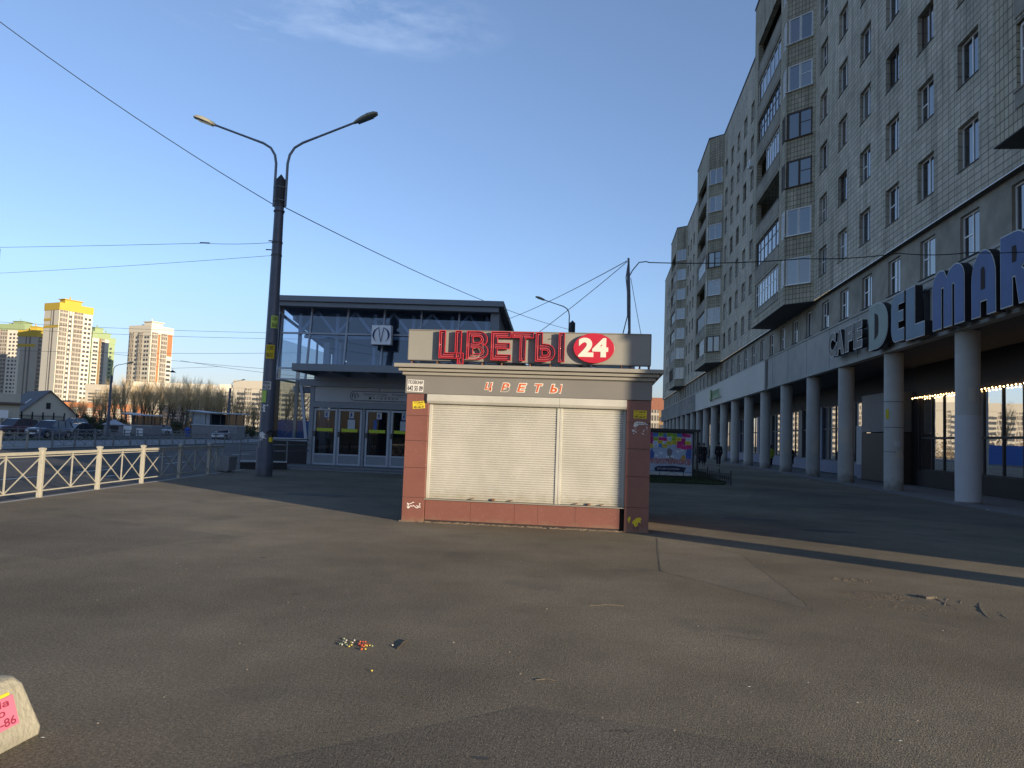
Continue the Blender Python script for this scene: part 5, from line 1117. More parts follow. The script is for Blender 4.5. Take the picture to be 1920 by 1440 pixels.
# ------------------------------------------------------------------ cafe sign letters (run towards -Y)
cs = thing('cafe_sign', 'big blue and green channel letters reading CAFE DEL MAR on the arcade band', 'sign', (11.2, 31, 5.7))
M['letter_blue'] = mat('blue letter face', (.075, .125, .27), .55, 0, .2, .6, spec=.2); M['letter_teal'] = mat('pale teal letter face', (.22, .28, .25), .55, 0, .2, .6, spec=.2); M['letter_mid'] = mat('mid blue letter face', (.14, .21, .28), .55, 0, .2, .6, spec=.2)
M['letter_edge'] = mat('white letter outline', (.45, .45, .44), .5); M['letter_side'] = M['black']
def arc(cx, cy, rx, ry, a0, a1, n=10): return [(cx+rx*cos(radians(a0+(a1-a0)*i/n)), cy+ry*sin(radians(a0+(a1-a0)*i/n))) for i in range(n+1)]
def big(ch):   # outlines in a unit box; outer polygon
    if ch == 'D': return [(0, 0)]+[(0, 1)]+arc(.42, .55, .58, .45, 90, 0)+arc(.42, .42, .58, .42, 0, -90)
    if ch == 'E': return [(.98, 0)]+arc(.35, .30, .35, .30, 270, 180)+arc(.35, .70, .35, .30, 180, 90)+[(.98, 1), (.98, .76), (.55, .76), (.55, .63), (.92, .63), (.92, .40), (.55, .40), (.55, .26), (.98, .26)]
    if ch == 'L': return [(0, 0), (0, 1), (.50, 1), (.50, .27), (1, .27), (1, 0)]
    if ch == 'M': return [(0, 0)]+arc(.26, .74, .26, .26, 180, 60)+[(.47, .84), (.52, .92)]+arc(.74, .74, .26, .26, 120, 0)+[(1, 0), (.70, 0), (.70, .68), (.635, .68), (.635, 0), (.365, 0), (.365, .68), (.30, .68), (.30, 0)]
    if ch == 'A': return [(0, 0), (0, .55)]+arc(.5, .55, .5, .45, 180, 0, 14)+[(1, 0), (.64, 0), (.64, .22), (.38, .22), (.38, 0)]
    if ch == 'R': return [(0, 0), (0, 1)]+arc(.5, .72, .46, .28, 90, -60)+[(.80, .45), (1, .0), (.62, .0), (.50, .38), (.42, .38), (.42, 0)]
HOLES = {'D': [(.33, .2)]+[(.33, .8)]+arc(.44, .58, .10, .17, 90, 0, 4)+arc(.44, .42, .10, .17, 0, -90, 4), 'A': [(.42, .40), (.42, .66)]+arc(.5, .66, .09, .08, 180, 0, 5)+[(.59, .40)], 'R': [(.42, .58), (.42, .80), (.55, .80), (.58, .69), (.55, .58)]}
def big_letter(ch, ya, yb, z0, z1, m, x=11.02):
    w = ya-yb; h = z1-z0; O = Vector((x, ya, z0)); u = Vector((0, -w, 0)); v = Vector((0, 0, h)); P = big(ch)
    cx_, cy_ = .5, .5
    b = MB(); b.prism(P, O, u, v, (.26, 0, 0)); t = b.build('letter_body', M['letter_side'], cs)
    b = MB(); b.prism(P, O+Vector((-.010, 0, 0)), u, v, (.008, 0, 0)); b.build('letter_outline', M['letter_edge'], t)
    # inset face
    ins = []; n = len(P); e = .035
    PP = [Vector((p[0]*w, p[1]*h)) for p in P]
    area = sum(PP[i].x*PP[(i+1) % n].y-PP[(i+1) % n].x*PP[i].y for i in range(n)); sg_ = 1 if area > 0 else -1
    for i in range(n):
        a = PP[i]-PP[i-1]; c = PP[(i+1) % n]-PP[i]
        a = a.normalized() if a.length > 1e-6 else c.normalized(); c = c.normalized() if c.length > 1e-6 else a
        n1 = Vector((-a.y, a.x))*sg_; n2 = Vector((-c.y, c.x))*sg_; k = (n1+n2); k = k.normalized() if k.length > .2 else n1; f = max(.45, k.dot(n1)); ins.append(PP[i]+k*(e/f))
    b = MB(); b.prism([(q.x/w, q.y/h) for q in ins], O+Vector((-.020, 0, 0)), u, v, (.009, 0, 0)); b.build('letter_face', m, t)
    if ch in HOLES:
        b = MB(); b.prism(HOLES[ch], O+Vector((-.026, 0, 0)), u, v, (.005, 0, 0)); b.build('letter_counter', M['joint'], t)
big_letter('D', 33.45, 31.3, 5.72, 7.60, M['letter_teal'])
big_letter('E', 30.95, 29.65, 5.72, 7.56, M['letter_mid'])
big_letter('L', 29.5, 27.85, 5.64, 7.56, M['letter_mid'])
big_letter('M', 27.2, 24.9, 5.66, 7.62, M['letter_blue'])
big_letter('A', 24.45, 23.0, 5.64, 7.62, M['letter_blue'])
big_letter('R', 22.75, 21.2, 5.66, 7.70, M['letter_blue'])
for ch, ya, yb in (('C', 39.2, 38.05), ('A', 38.0, 36.75), ('F', 36.55, 35.55), ('E', 35.35, 34.25)):
    ref = bbox(text_mesh(ch, .07)); f = place_text('small_letter_body', ch, M['black'], cs, (11.12, ya, 6.02), (0, -1, 0), Z_, ya-yb, 1.18, .22, .07, 0, ref)
    place_text('small_letter_outline', ch, M['letter_edge'], f, (11.0, ya, 6.02), (0, -1, 0), Z_, ya-yb, 1.18, .012, .07, 0, ref, bevel=.012, fill=False)
b = MB()
for z in (5.9, 7.3): b.box(11.3, 11.36, 21.2, 33.5, z, z+.05)
for y in (22, 24, 26, 28.6, 30.2, 32.4): b.box(11.3, 11.5, y, y+.05, 5.8, 7.4)
b.build('rack', M['steel_dark'], cs)
t = thing('shop_logo', 'small round green logo sign on the pale arcade band', 'sign', (11.2, 79, 6.6))
b = MB(); b.tube([(11.25, 81.8, 6.65), (11.15, 81.8, 6.65)], .62, 20); b.build('disc', mat('green logo', (.05, .16, .06), .5), t)
b = MB(); b.tube([(11.14, 81.8, 6.65), (11.13, 81.8, 6.65)], .36, 16); b.box(11.15, 11.24, 75.5, 80.7, 6.22, 6.30)
for y in (80.2, 79.3, 78.4, 77.5, 76.6): b.box(11.15, 11.24, y-.3, y+.3, 6.4, 6.5); b.box(11.15, 11.24, y-.3, y-.2, 6.5, 7.0); b.box(11.15, 11.24, y-.3, y+.25, 6.95, 7.03)
b.build('green_marks', mat('pale green', (.22, .40, .20), .5), t)
t = thing('round_sign', 'small pale oval projecting sign at the far end of the pale band', 'sign', (11.2, 96.9, 6.2))
b = MB(); b.tube([(11.0, 96.8, 6.2), (11.0, 97.2, 6.2)], .35, 16); b.box(11.0, 11.5, 96.95, 97.05, 6.18, 6.22); b.build('disc', M['fascia_white'], t)

# ================================================================== PEOPLE
SKIN = mat('skin', (.42, .26, .19), .6, 0, .05)
def skin_mesh(name, verts, edges, radii, m, parent, sub=1):
    me = bpy.data.meshes.new(name); me.from_pydata(verts, edges, []); o = bpy.data.objects.new(name, me); COL.objects.link(o)
    sm = o.modifiers.new('s', 'SKIN'); L = me.skin_vertices[0].data if len(me.skin_vertices) else None
    if L is None:
        bm = bmesh.new(); bm.from_mesh(me); bm.verts.layers.skin.verify(); bm.to_mesh(me); bm.free(); L = me.skin_vertices[0].data
    for i, r in enumerate(radii): L[i].radius = (r, r) if not isinstance(r, tuple) else r; L[i].use_root = (i == 0)
    if sub: q = o.modifiers.new('b', 'SUBSURF'); q.levels = sub; q.render_levels = sub
    bpy.context.view_layer.update(); n = bpy.data.meshes.new_from_object(o.evaluated_get(bpy.context.evaluated_depsgraph_get())); bpy.data.objects.remove(o)
    n.name = name; n.materials.clear(); n.materials.append(m)
    for p in n.polygons: p.use_smooth = True
    o = bpy.data.objects.new(name, n); COL.objects.link(o); o.parent = parent; return o
def person(x, y, rz, H, label, coat, legs, coat_len=.45, step=.16, hat=None, hair=(.03, .02, .015), bag=False, z=0, arm_bend=.1):
    """facing +Y locally; coat_len = length of the coat below the waist"""
    t = thing('person', label, 'person', (0, 0, 0)); k = H/1.75
    V = [(0, 0, .95), (0, 0, 1.12), (0, 0, 1.32), (0, 0, 1.43), (0, .01, 1.52), (0, .03, 1.60), (0, .02, 1.70)]; R = [(.13, .10), (.125, .095), (.16, .11), (.09, .08), .052, .088, .07]; E_ = [(0, 1), (1, 2), (2, 3), (3, 4), (4, 5), (5, 6)]
    for s in (-1, 1):
        i = len(V); st_ = step*s; V += [(s*.10, st_*.1, .86), (s*.11, st_*.7+.03, .48), (s*.11, st_*1.2, .09), (s*.115, st_*1.2+.14, .04)]; R += [.092, .062, .042, .038]; E_ += [(0, i), (i, i+1), (i+1, i+2), (i+2, i+3)]
        i = len(V); sw = -st_*.5; V += [(s*.18, 0, 1.38), (s*.215, sw*.4-.02, 1.12), (s*.225, sw+.05, .87), (s*.225, sw+.08, .78)]; R += [.058, .045, .034, (.03, .018)]; E_ += [(2, i), (i, i+1), (i+1, i+2), (i+2, i+3)]
        for f in range(4):
            j = len(V); V += [(s*.227, sw+.05+.018*f, .745-.0*f), (s*.220, sw+.06+.018*f, .69+.008*abs(f-1.5))]; R += [.009, .008]; E_ += [(i+3, j), (j, j+1)]
        j = len(V); V += [(s*.205, sw+.11, .76), (s*.195, sw+.125, .72)]; R += [.010, .009]; E_ += [(i+3, j), (j, j+1)]
    skin_mesh('body', [(a*k, b_*k, c*k) for a, b_, c in V], E_, [tuple(q*k for q in r_) if isinstance(r_, tuple) else r_*k for r_ in R], SKIN, t)
    # face details
    b = MB()
    for s in (-1, 1): b.obox((s*.033*k, .108*k, 1.625*k), (.012*k, 0, 0), (0, .006*k, 0), (0, 0, .006*k))
    b.obox((0, .118*k, 1.565*k), (.02*k, 0, 0), (0, .004*k, 0), (0, 0, .004*k)); b.build('eyes_and_mouth', M['ink'], t, local=True)
    b = MB(); b.obox((0, .122*k, 1.597*k), (.010*k, 0, 0), (0, .014*k, 0), (0, 0, .018*k))
    for s in (-1, 1): b.obox((s*.088*k, .02*k, 1.60*k), (.008*k, 0, 0), (0, .018*k, 0), (0, 0, .028*k))
    b.build('nose_and_ears', SKIN, t, local=True, bevel=.004)
    # trousers and shoes
    V = [(0, 0, .93)]; R = [(.155, .125)]; E_ = []
    for s in (-1, 1):
        i = len(V); st_ = step*s; V += [(s*.10, st_*.1, .84), (s*.11, st_*.7+.03, .48), (s*.11, st_*1.2, .12)]; R += [.108, .082, .068]; E_ += [(0, i), (i, i+1), (i+1, i+2)]
    skin_mesh('trousers', [(a*k, b_*k, c*k) for a, b_, c in V], E_, [tuple(q*k for q in r_) if isinstance(r_, tuple) else r_*k for r_ in R], legs, t)
    for s in (-1, 1):
        st_ = step*s; b = MB(); b.loft([[(s*.11*k+w*cos(a)*k, (st_*1.2+yy)*k, (.0+h*max(0, sin(a)))*k) for a in [2*pi*i/10 for i in range(10)]] for yy, w, h in ((-.07, .03, .08), (-.03, .045, .11), (.08, .048, .08), (.17, .045, .06), (.21, .02, .035))]); b.build('shoe', M['black'], t, smooth=True, local=True)
    # coat: torso with sleeves, then skirt
    V = [(0, 0, .98), (0, 0, 1.15), (0, 0, 1.33), (0, .0, 1.44)]; R = [(.17, .135), (.165, .13), (.185, .135), (.10, .09)]; E_ = [(0, 1), (1, 2), (2, 3)]
    for s in (-1, 1):
        i = len(V); sw = -step*s*.5; V += [(s*.185, 0, 1.385), (s*.225, sw*.4-.02, 1.12), (s*.225, sw+.05, .86)]; R += [.078, .066, .055]; E_ += [(2, i), (i, i+1), (i+1, i+2)]
    skin_mesh('coat', [(a*k, b_*k, c*k) for a, b_, c in V], E_, [tuple(q*k for q in r_) if isinstance(r_, tuple) else r_*k for r_ in R], coat, t)
    b = MB(); n = 18; rings = []
    for f in range(6):
        zz = 1.05-(coat_len+.10)*f/5; w = .185+.05*f/5*min(1, coat_len*1.6); rings.append([(w*cos(2*pi*i/n)*k*(1+.03*sin(5*2*pi*i/n)*f/5), w*.78*sin(2*pi*i/n)*k*(1+.04*cos(4*2*pi*i/n)*f/5), zz*k) for i in range(n)])
    b.loft(rings); b.build('coat_skirt', coat, t, smooth=True, local=True)
    hm = hat or mat('hair', hair, .8); b = MB(); n = 14
    b.loft([[((w*cos(2*pi*i/n))*k, (yy+w*1.08*sin(2*pi*i/n))*k, zz*k) for i in range(n)] for zz, w, yy in ((1.54, .06, -.035), (1.58, .09, -.02), (1.64, .102, -.0), (1.70, .098, .01), (1.75, .075, .01), (1.775, .03, .01))]); b.build('hat' if hat else 'hair', hm, t, smooth=True, local=True)
    b = MB(); b.tube([(0, 0, 1.40*k), (0, .005*k, 1.47*k)], [.10*k, .085*k], 12); b.build('collar', coat, t, smooth=True, local=True)
    if bag: b = MB(); b.box(.26*k, .36*k, -.12*k, .14*k, .55*k, .85*k); b.tube([(.31*k, -.06*k, .85*k), (.29*k, 0, 1.0*k), (.31*k, .07*k, .85*k)], .012, 5); b.build('bag', M['shop_brown'], t, bevel=.02, local=True)
    t.location = (x, y, z); t.rotation_euler = (0, 0, rz); return t
CB = mat('black coat cloth', (.012, .012, .015), .9, 0, .2); CG = mat('dark grey cloth', (.03, .032, .038), .9, 0, .2); CY = mat('yellow green vest cloth', (.42, .50, .05), .8, 0, .1); CN = mat('dark trousers', (.018, .018, .024), .9, 0, .2)
p = gnd(1322, 873); person(p.x-.12, p.y, .1, 1.68, 'person in a long black coat walking, right hand one of the close pair', CB, CN, .62, .13, hair=(.10, .07, .05))
person(p.x-.42, p.y+.5, .15, 1.70, 'person in black half hidden behind the long coat of the close pair', CG, CN, .5, .14)
p = gnd(1347, 874); person(p.x, p.y, .05, 1.80, 'man in a short black jacket walking alone beside the pair', CB, CN, .18, .15, hat=CG)
person(13.35, 56.5, .2, 1.72, 'person in black standing between two mid columns by the shop front', CB, CN, .5, .10, z=.006)
person(13.75, 51.6, -.2, 1.62, 'person in dark clothes mostly behind the mid column nearest the blue plinth', CG, CN, .3, .10, z=.006)
person(13.2, 62.2, .3, 1.70, 'person in a yellow green jacket half hidden by a column', CY, CN, .22, .10, z=.006)

# ================================================================== CARS
TYRE = mat('tyre', (.02, .02, .02), .85); RIM = mat('rim', (.35, .36, .38), .3, .8); CG_ = mat('car glass', (.02, .028, .045), .05, 0, .05, spec=1.0); LG = mat('headlight glass', (.75, .78, .82), .15, 0, .05); TL = mat('tail light', (.30, .02, .02), .2)
def car(name, label, cat, D, px, rz, L, Wd, H, paint, kind='suv', zg=-.14, lit=False):
    g = dep(px, D); t = thing(name, label, cat, (0, 0, 0)); hw = Wd/2; gc = .22 if kind != 'suv' else .28; wr = .33 if kind != 'suv' else .36
    belt = H*.60; hood = H*.57
    # body stations from front (+x) to rear
    st_ = {'suv': [(1.0, .30, .5, .80), (.985, .26, hood*.86, .90), (.90, .24, hood*.96, .97), (.62, .23, hood*1.02, 1), (.35, .23, belt, 1), (-.5, .23, belt*1.02, 1), (-.88, .25, belt*1.03, .97), (-.97, .28, belt*.98, .92), (-1.0, .34, belt*.8, .86)],
           'sedan': [(1.0, .28, .46, .80), (.98, .24, hood*.82, .90), (.88, .22, hood*.92, .97), (.55, .21, hood*1.0, 1), (.3, .21, belt, 1), (-.5, .21, belt*1.02, 1), (-.7, .22, belt*1.02, .98), (-.95, .26, belt*.94, .92), (-1.0, .32, belt*.7, .85)]}['suv' if kind == 'suv' else 'sedan']
    def ring(x, z0, z1, w, n=1):
        w = w*hw; return [(x, -w*.92, z0), (x, -w, z0+(z1-z0)*.25), (x, -w, z0+(z1-z0)*.72), (x, -w*.93, z1-.03), (x, -w*.8, z1), (x, 0, z1+.015), (x, w*.8, z1), (x, w*.93, z1-.03), (x, w, z0+(z1-z0)*.72), (x, w, z0+(z1-z0)*.25), (x, w*.92, z0)]
    b = MB(); b.loft([ring(f*L/2, a, c, w) for f, a, c, w in st_]); body = b.build('body', paint, t, smooth=True, local=True)
    if kind == 'suv': cab = [(.40, belt, .94), (.16, H*.975, .80), (0, H, .79), (-.45, H*.99, .78), (-.78, H*.95, .76), (-.96, belt, .90)]
    else: cab = [(.38, belt, .92), (.10, H*.97, .76), (-.05, H, .75), (-.35, H*.985, .74), (-.52, H*.93, .74), (-.80, belt, .86)]
    b = MB(); R_ = []
    for f, z, w in cab: R_.append([(f*L/2, -hw*w, z), (f*L/2, hw*w, z)])
    # greenhouse: glass hull
    def side(s): return [(f*L/2, s*hw*w*(.985), z) for f, z, w in cab]
    n = len(cab); A = side(-1); B = side(1); base = [(cab[0][0]*L/2, 0, belt)]
    b.face(A); b.face(B[::-1])
    for i in range(n-1): b.quad(A[i], B[i], B[i+1], A[i+1])
    gl = b.build('windows', CG_, t, local=True)
    b = MB()   # roof skin and pillars
    top = [(f*L/2, z, w) for f, z, w in cab[1:-1]]; b.loft([[(x, -hw*w*1.0, z-.03), (x, -hw*w*.9, z+.012), (x, hw*w*.9, z+.012), (x, hw*w*1.0, z-.03), (x, hw*w*.9, z-.02), (x, -hw*w*.9, z-.02)] for x, z, w in top])
    for s in (-1, 1):
        for i, j in ((0, 1), (n-2, n-1)): b.bar((cab[i][0]*L/2, s*hw*cab[i][2]*.99, cab[i][1]), (cab[j][0]*L/2, s*hw*cab[j][2]*.99, cab[j][1]), .07, .06)
        for f in (-.06, -.5 if kind == 'suv' else -.42): b.bar((f*L/2, s*hw*.93, belt), (f*L/2, s*hw*.79, H*.97), .06, .05)
        if kind == 'suv': b.bar((.1*L/2, s*hw*.7, H+.03), (-.7*L/2, s*hw*.68, H+.02), .03, .03)
    b.build('roof', paint, t, local=True)
    for s in (-1, 1):
        for f in (.64, -.62):
            b = MB(); x = f*L/2; b.tube([(x, s*(hw-.20), wr), (x, s*(hw+.012), wr)], [wr, wr], 18); w = b.build('wheel', TYRE, t, smooth=True, local=True)
            b = MB(); b.tube([(x, s*(hw+.0), wr), (x, s*(hw+.022), wr)], [wr*.62, wr*.55], 12); b.build('rim', RIM, w, local=True)
            b = MB(); P = [(x+(wr+.06)*cos(a), s*(hw-.005), wr+(wr+.06)*sin(a)) for a in [pi*i/10 for i in range(11)]]
            for i in range(10): b.bar(P[i], P[i+1], .05, .05, up=(0, 1, 0))
            b.build('wheel_arch', M['black'], t, local=True)
        b = MB(); b.obox((L/2*.965, s*hw*.68, hood*.76), Vector((.08, -s*.03, 0)), (0, .16, 0), (0, 0, .065)); b.build('headlight', LG, t, local=True, bevel=.02)
        b = MB(); b.obox((-L/2*.975, s*hw*.74, belt*.85), (.05, 0, 0), (0, .12, 0), (0, 0, .09)); b.build('tail_light', TL, t, local=True, bevel=.02)
        b = MB(); b.obox((.33*L/2, s*(hw+.07), belt+.05), (.05, 0, 0), (0, .09, 0), (0, 0, .06)); b.build('mirror', paint, t, local=True, bevel=.02)
    b = MB(); b.obox((L/2*.992, 0, hood*.68), (.03, 0, 0), (0, hw*.48, 0), (0, 0, .08)); b.obox((L/2*.985, 0, .32), (.03, 0, 0), (0, hw*.7, 0), (0, 0, .07)); b.build('grille', M['black'], t, local=True)
    b = MB(); b.obox((L/2*.992+.035, 0, .46), (.01, 0, 0), (0, .26, 0), (0, 0, .055)); b.build('number_plate', M['frame_white'], t, local=True)
    t.location = (g.x, g.y, zg); t.rotation_euler = (0, 0, atan2(-g.y, -g.x)-radians(rz)); return t
def paint(n, c): return mat(n, c, .28, .3, .04, 2, coat=.6)
PS, PW, PD, PB, PR, PV = paint('silver paint', (.22, .24, .28)), paint('white paint', (.60, .62, .66)), paint('dark paint', (.03, .035, .05)), paint('blue grey paint', (.07, .10, .17)), paint('maroon paint', (.10, .04, .06)), paint('pale blue paint', (.30, .36, .45))
RD = atan2(-1, .149)    # towards the camera along the road
car('parked_car', 'large dark grey off-road car facing left behind the short cream fence, biggest car', 'car', 74, 95, 38, 4.5, 1.85, 1.72, PB, 'suv')
car('parked_car', 'dark estate car just right of and behind the biggest car', 'car', 80, 147, 60, 4.3, 1.75, 1.5, PD, 'sedan')
car('parked_car', 'maroon and dark pickup style car at the left frame edge behind the cream fence', 'car', 80, 30, 45, 4.9, 1.8, 1.78, PR, 'suv')
car('parked_car', 'blue hatchback in the second row above the dark estate car', 'car', 104, 153, -40, 4.0, 1.75, 1.6, PB, 'suv')
car('parked_car', 'pale silver car highest in the second row before the house fence', 'car', 118, 137, 50, 4.3, 1.75, 1.75, PV, 'suv', zg=.3)
car('parked_car', 'dark low car beside the small grey kiosk hut', 'car', 128, 244, 75, 4.3, 1.75, 1.45, PD, 'sedan')
car('moving_car', 'white off-road car in side view beyond the lawn strip', 'car', 122, 293, 62, 4.6, 1.85, 1.62, PW, 'suv')
car('moving_car', 'white saloon with roof box coming towards the camera near the station railing', 'car', 104, 424, 30, 4.6, 1.8, 1.55, PW, 'sedan')

# ================================================================== LEFT BACKGROUND
def prism_x(b, c, ax, ay, w, d, z0, z1, mi=0): b.obox(Vector((c.x, c.y, (z0+z1)/2)), ax*w/2, ay*d/2, Vector((0, 0, (z1-z0)/2)), mi)
def axes(rz): return Vector((cos(rz), sin(rz), 0)), Vector((-sin(rz), cos(rz), 0))
# house with gable facing the camera
H_D = 125; g = dep(90, H_D); vx = (dep(122, H_D)-dep(58, H_D)); vx.z = 0; hwid = vx.length/.68; ux = vx.normalized(); ux = Matrix.Rotation(radians(47), 3, 'Z') @ ux; uy = Vector((-ux.y, ux.x, 0))
hs = thing('gabled_house', 'cream house with grey gabled roof behind the parked cars', 'house', (g.x, g.y, -.1))
cream = mat('cream render', (.50, .46, .36), .85, 0, .08, .6); slate = mat('grey roof sheet', (.085, .08, .085), .7, 0, .2, 1.2)
z0, ze, zr_ = -.1, 2.6, hz_z(91, 733, H_D); c0 = dep(90, H_D)
def hp(a, d, z): return c0+ux*a+uy*d+Vector((0, 0, z))
b = MB(); w = hwid/2; b.loft([[hp(-w, 0, z0), hp(w, 0, z0), hp(w, 0, ze), hp(0, 0, zr_), hp(-w, 0, ze)], [hp(-w, 12, z0), hp(w, 12, z0), hp(w, 12, ze), hp(0, 12, zr_), hp(-w, 12, ze)]])
0 and b.loft([[hp(-w-11, 3.0, z0), hp(-w, 3.0, z0), hp(-w, 3.0, ze), hp(-w-11, 3.0, ze)], [hp(-w-11, 10, z0), hp(-w, 10, z0), hp(-w, 10, ze), hp(-w-11, 10, ze)]])
b.build('wall', cream, hs)
b = MB(); e = .35; sl_ = (zr_-ze)/w
for s in (-1, 1): b.loft([[hp(0, d, zr_+.12), hp(s*(w+e), d, ze-e*sl_+.12), hp(s*(w+e), d, ze-e*sl_), hp(0, d, zr_)] for d in (-.4, 12.3)])
0 and b.loft([[hp(a, 2.5, ze-.05), hp(a, 2.5, ze+.08), hp(a, 6.5, zr_-.3), hp(a, 10.6, ze+.08), hp(a, 10.6, ze-.05), hp(a, 6.5, zr_-.45)] for a in (-w-11.3, -.2)])
b.build('roof', slate, hs)
b = MB(); b.obox(hp(-.1, -.03, 3.9), ux*.32, uy*.03, Vector((0, 0, .5))); b.build('window', M['black'], hs)
for a in (3.0, 7.5): b = MB(); b.obox(hp(-w-.02, a, 1.2), uy*.9, ux*.03, Vector((0, 0, .9))); b.build('window', M['shop_brown'], hs)
b = MB(); b.obox(hp(2.6, -.03, .9), ux*.6, uy*.03, Vector((0, 0, .8))); b.build('door', M['shop_brown'], hs)
b = MB(); b.bar(hp(-w*.6, 3.6, ze+(zr_-ze)*.4+.12), hp(-w*.4, 3.6, ze+(zr_-ze)*.6+.12), .3, .12); b.build('skylight', M['frame_white'], hs)
h2 = thing('brown_roofed_house', 'corner of a cream house with brown roof at the far left frame edge', 'house', dep(-20, 110))
c0 = dep(-25, 108); b = MB(); b.obox(c0+Vector((0, 0, 2.5)), ux*3.2, uy*3, Vector((0, 0, 2.6))); b.build('wall', cream, h2)
b = MB(); b.loft([[c0+ux*a+uy*d+Vector((0, 0, 3.6)) for a, d in ((-3.8, -3.6), (3.8, -3.6), (3.8, 3.6), (-3.8, 3.6))], [c0+ux*a+uy*d+Vector((0, 0, 5.2)) for a, d in ((-1.5, -.3), (1.0, -.3), (1.0, .3), (-1.5, .3))]]); b.build('roof', mat('brown tile roof', (.13, .085, .06), .8, 0, .2, 4), h2)
# iron fence before the house
t = thing('iron_fence', 'tall black iron fence in front of the cream gabled house', 'fence', dep(60, 112))
P = [dep(-20+20*i, 112) for i in range(8)]
for p, q in zip(P[:-1], P[1:]):
    b = MB(); Z = Vector((0, 0, 1)); b.bar(p+Z*2.1, q+Z*2.1, .06); b.bar(p+Z*.3, q+Z*.3, .06)
    for k in range(1, 12): c_ = p.lerp(q, k/12); b.bar(c_+Z*.1, c_+Z*2.3, .03)
    b.build('panel', M['black'], t)
for p in P: b = MB(); b.bar(p, p+Vector((0, 0, 2.7)), .14); b.build('post', M['black'], t)
t = thing('notice_board', 'small white notice on a post at the far left edge', 'sign', dep(4, 105)); p = dep(4, 105); b = MB(); b.bar(p, p+Vector((0, 0, 2.6)), .08); b.build('post', M['steel_dark'], t); b = MB(); b.obox(p+Vector((0, -.06, 2.2)), ux*.7, uy*.03, Vector((0, 0, .55))); b.build('board', M['frame_white'], t)
# hut
t = thing('kiosk_hut', 'small grey hut with a pale pyramid roof near the far lamp', 'hut', dep(216, 100)); c0 = dep(214, 100); ax, ay = axes(.55)
b = MB(); prism_x(b, c0, ax, ay, 2.2, 2.2, -.1, 1.3); b.build('wall', mat('grey hut wall', (.22, .23, .25), .7, 0, .1), t)
b = MB(); b.loft([[c0+ax*a*1.35+ay*d*1.35+Vector((0, 0, 1.3)) for a, d in ((-1, -1), (1, -1), (1, 1), (-1, 1))], [c0+ax*a*.3+ay*d*.3+Vector((0, 0, 1.85)) for a, d in ((-1, -1), (1, -1), (1, 1), (-1, 1))], [c0+ax*a*.25+ay*d*.25+Vector((0, 0, 1.98)) for a, d in ((-1, -1), (1, -1), (1, 1), (-1, 1))]]); b.build('roof', mat('pale hut roof', (.40, .42, .45), .6), t)
b = MB(); b.obox(c0-ay*1.12+ax*.1+Vector((0, 0, .75)), ax*.5, ay*.03, Vector((0, 0, .4))); b.build('window', M['black'], t)
t = thing('service_cabinet', 'pale service cabinets between the hut and the first stair pavilion', 'cabinet', dep(236, 104)); c0 = dep(235, 104); b = MB(); prism_x(b, c0, ax, ay, 1.6, .8, -.1, 1.2); prism_x(b, c0+ax*1.8, ax, ay, .8, .8, -.1, .9); b.build('case', M['frame_white'], t, bevel=.03)
# stair pavilions
def pavilion(label, D, px0, px1, zr0, zw, glass_l):
    t = thing('stair_pavilion', label, 'pavilion', dep((px0+px1)/2, D), 'roofed underpass stair pavilions'); p = dep(px0, D); q = dep(px1, D); u = (q-p); L = u.length; u.normalize(); v = Vector((-u.y, u.x, 0)); Z = Vector((0, 0, 1)); g = -.1
    b = MB(); b.obox(p+u*L/2+Z*(zw/2+g), u*L*.48, v*1.6, Z*(zw/2)); b.build('wall', mat('pavilion grey tile', (.20, .20, .21), .7, 0, .12, 2), t)
    b = MB(); b.obox(p+u*L/2+Z*(zw+g+.05), u*L*.49, v*1.68, Z*.06); b.build('coping', M['st_panel'], t)
    for f in (.03, .3, .42, .62, .8, .95):
        for d in (-1.5, 1.5): b = MB(); b.bar(p+u*L*f+v*d+Z*zw, p+u*L*f+v*d+Z*(zr0+.1), .10); b.build('post', M['steel_dark'], t)
    b = MB(); b.obox(p+u*L*.5+Z*(zw+zr0)/2+v*1.4, u*L*.46, v*.02, Z*(zr0-zw)/2); b.build('back_glass', CG_, t)
    if glass_l: b = MB(); b.obox(p+u*L*.2-v*1.5+Z*(zw+zr0)/2, u*L*.19, v*.03, Z*((zr0-zw)/2+.05)); b.build('advert_glass', mat('pale reflecting glass', (.25, .32, .38), .15, 0, .3, 1.2), t)
    b = MB(); b.loft([[p+u*L*f-v*2.4+Z*(zr0+h), p+u*L*f+v*2.2+Z*(zr0+h+.1), p+u*L*f+v*2.2+Z*(zr0+h+.25), p+u*L*f-v*2.4+Z*(zr0+h+.13)] for f, h in ((-.05, .22), (.35, .02), (1.06, -.04))]); b.build('roof', M['st_metal'], t)
pavilion('left roofed stair pavilion with a dark low canopy behind the white off-road car', 118, 244, 296, 2.75, 1.35, False)
pavilion('right roofed stair pavilion with pale glass panels near the station', 105, 367, 454, 3.25, 1.75, True)
# people and bin far off
t = thing('blue_bin', 'small blue bin between the white car and the right pavilion', 'bin', dep(352, 118)); c0 = dep(352, 118); b = MB(); b.tube([c0+Vector((0, 0, -.1)), c0+Vector((0, 0, 1.0)), c0+Vector((0, 0, 1.25))], [.32, .42, .2], 10); b.build('body', mat('blue bin plastic', (.02, .07, .35), .5), t)

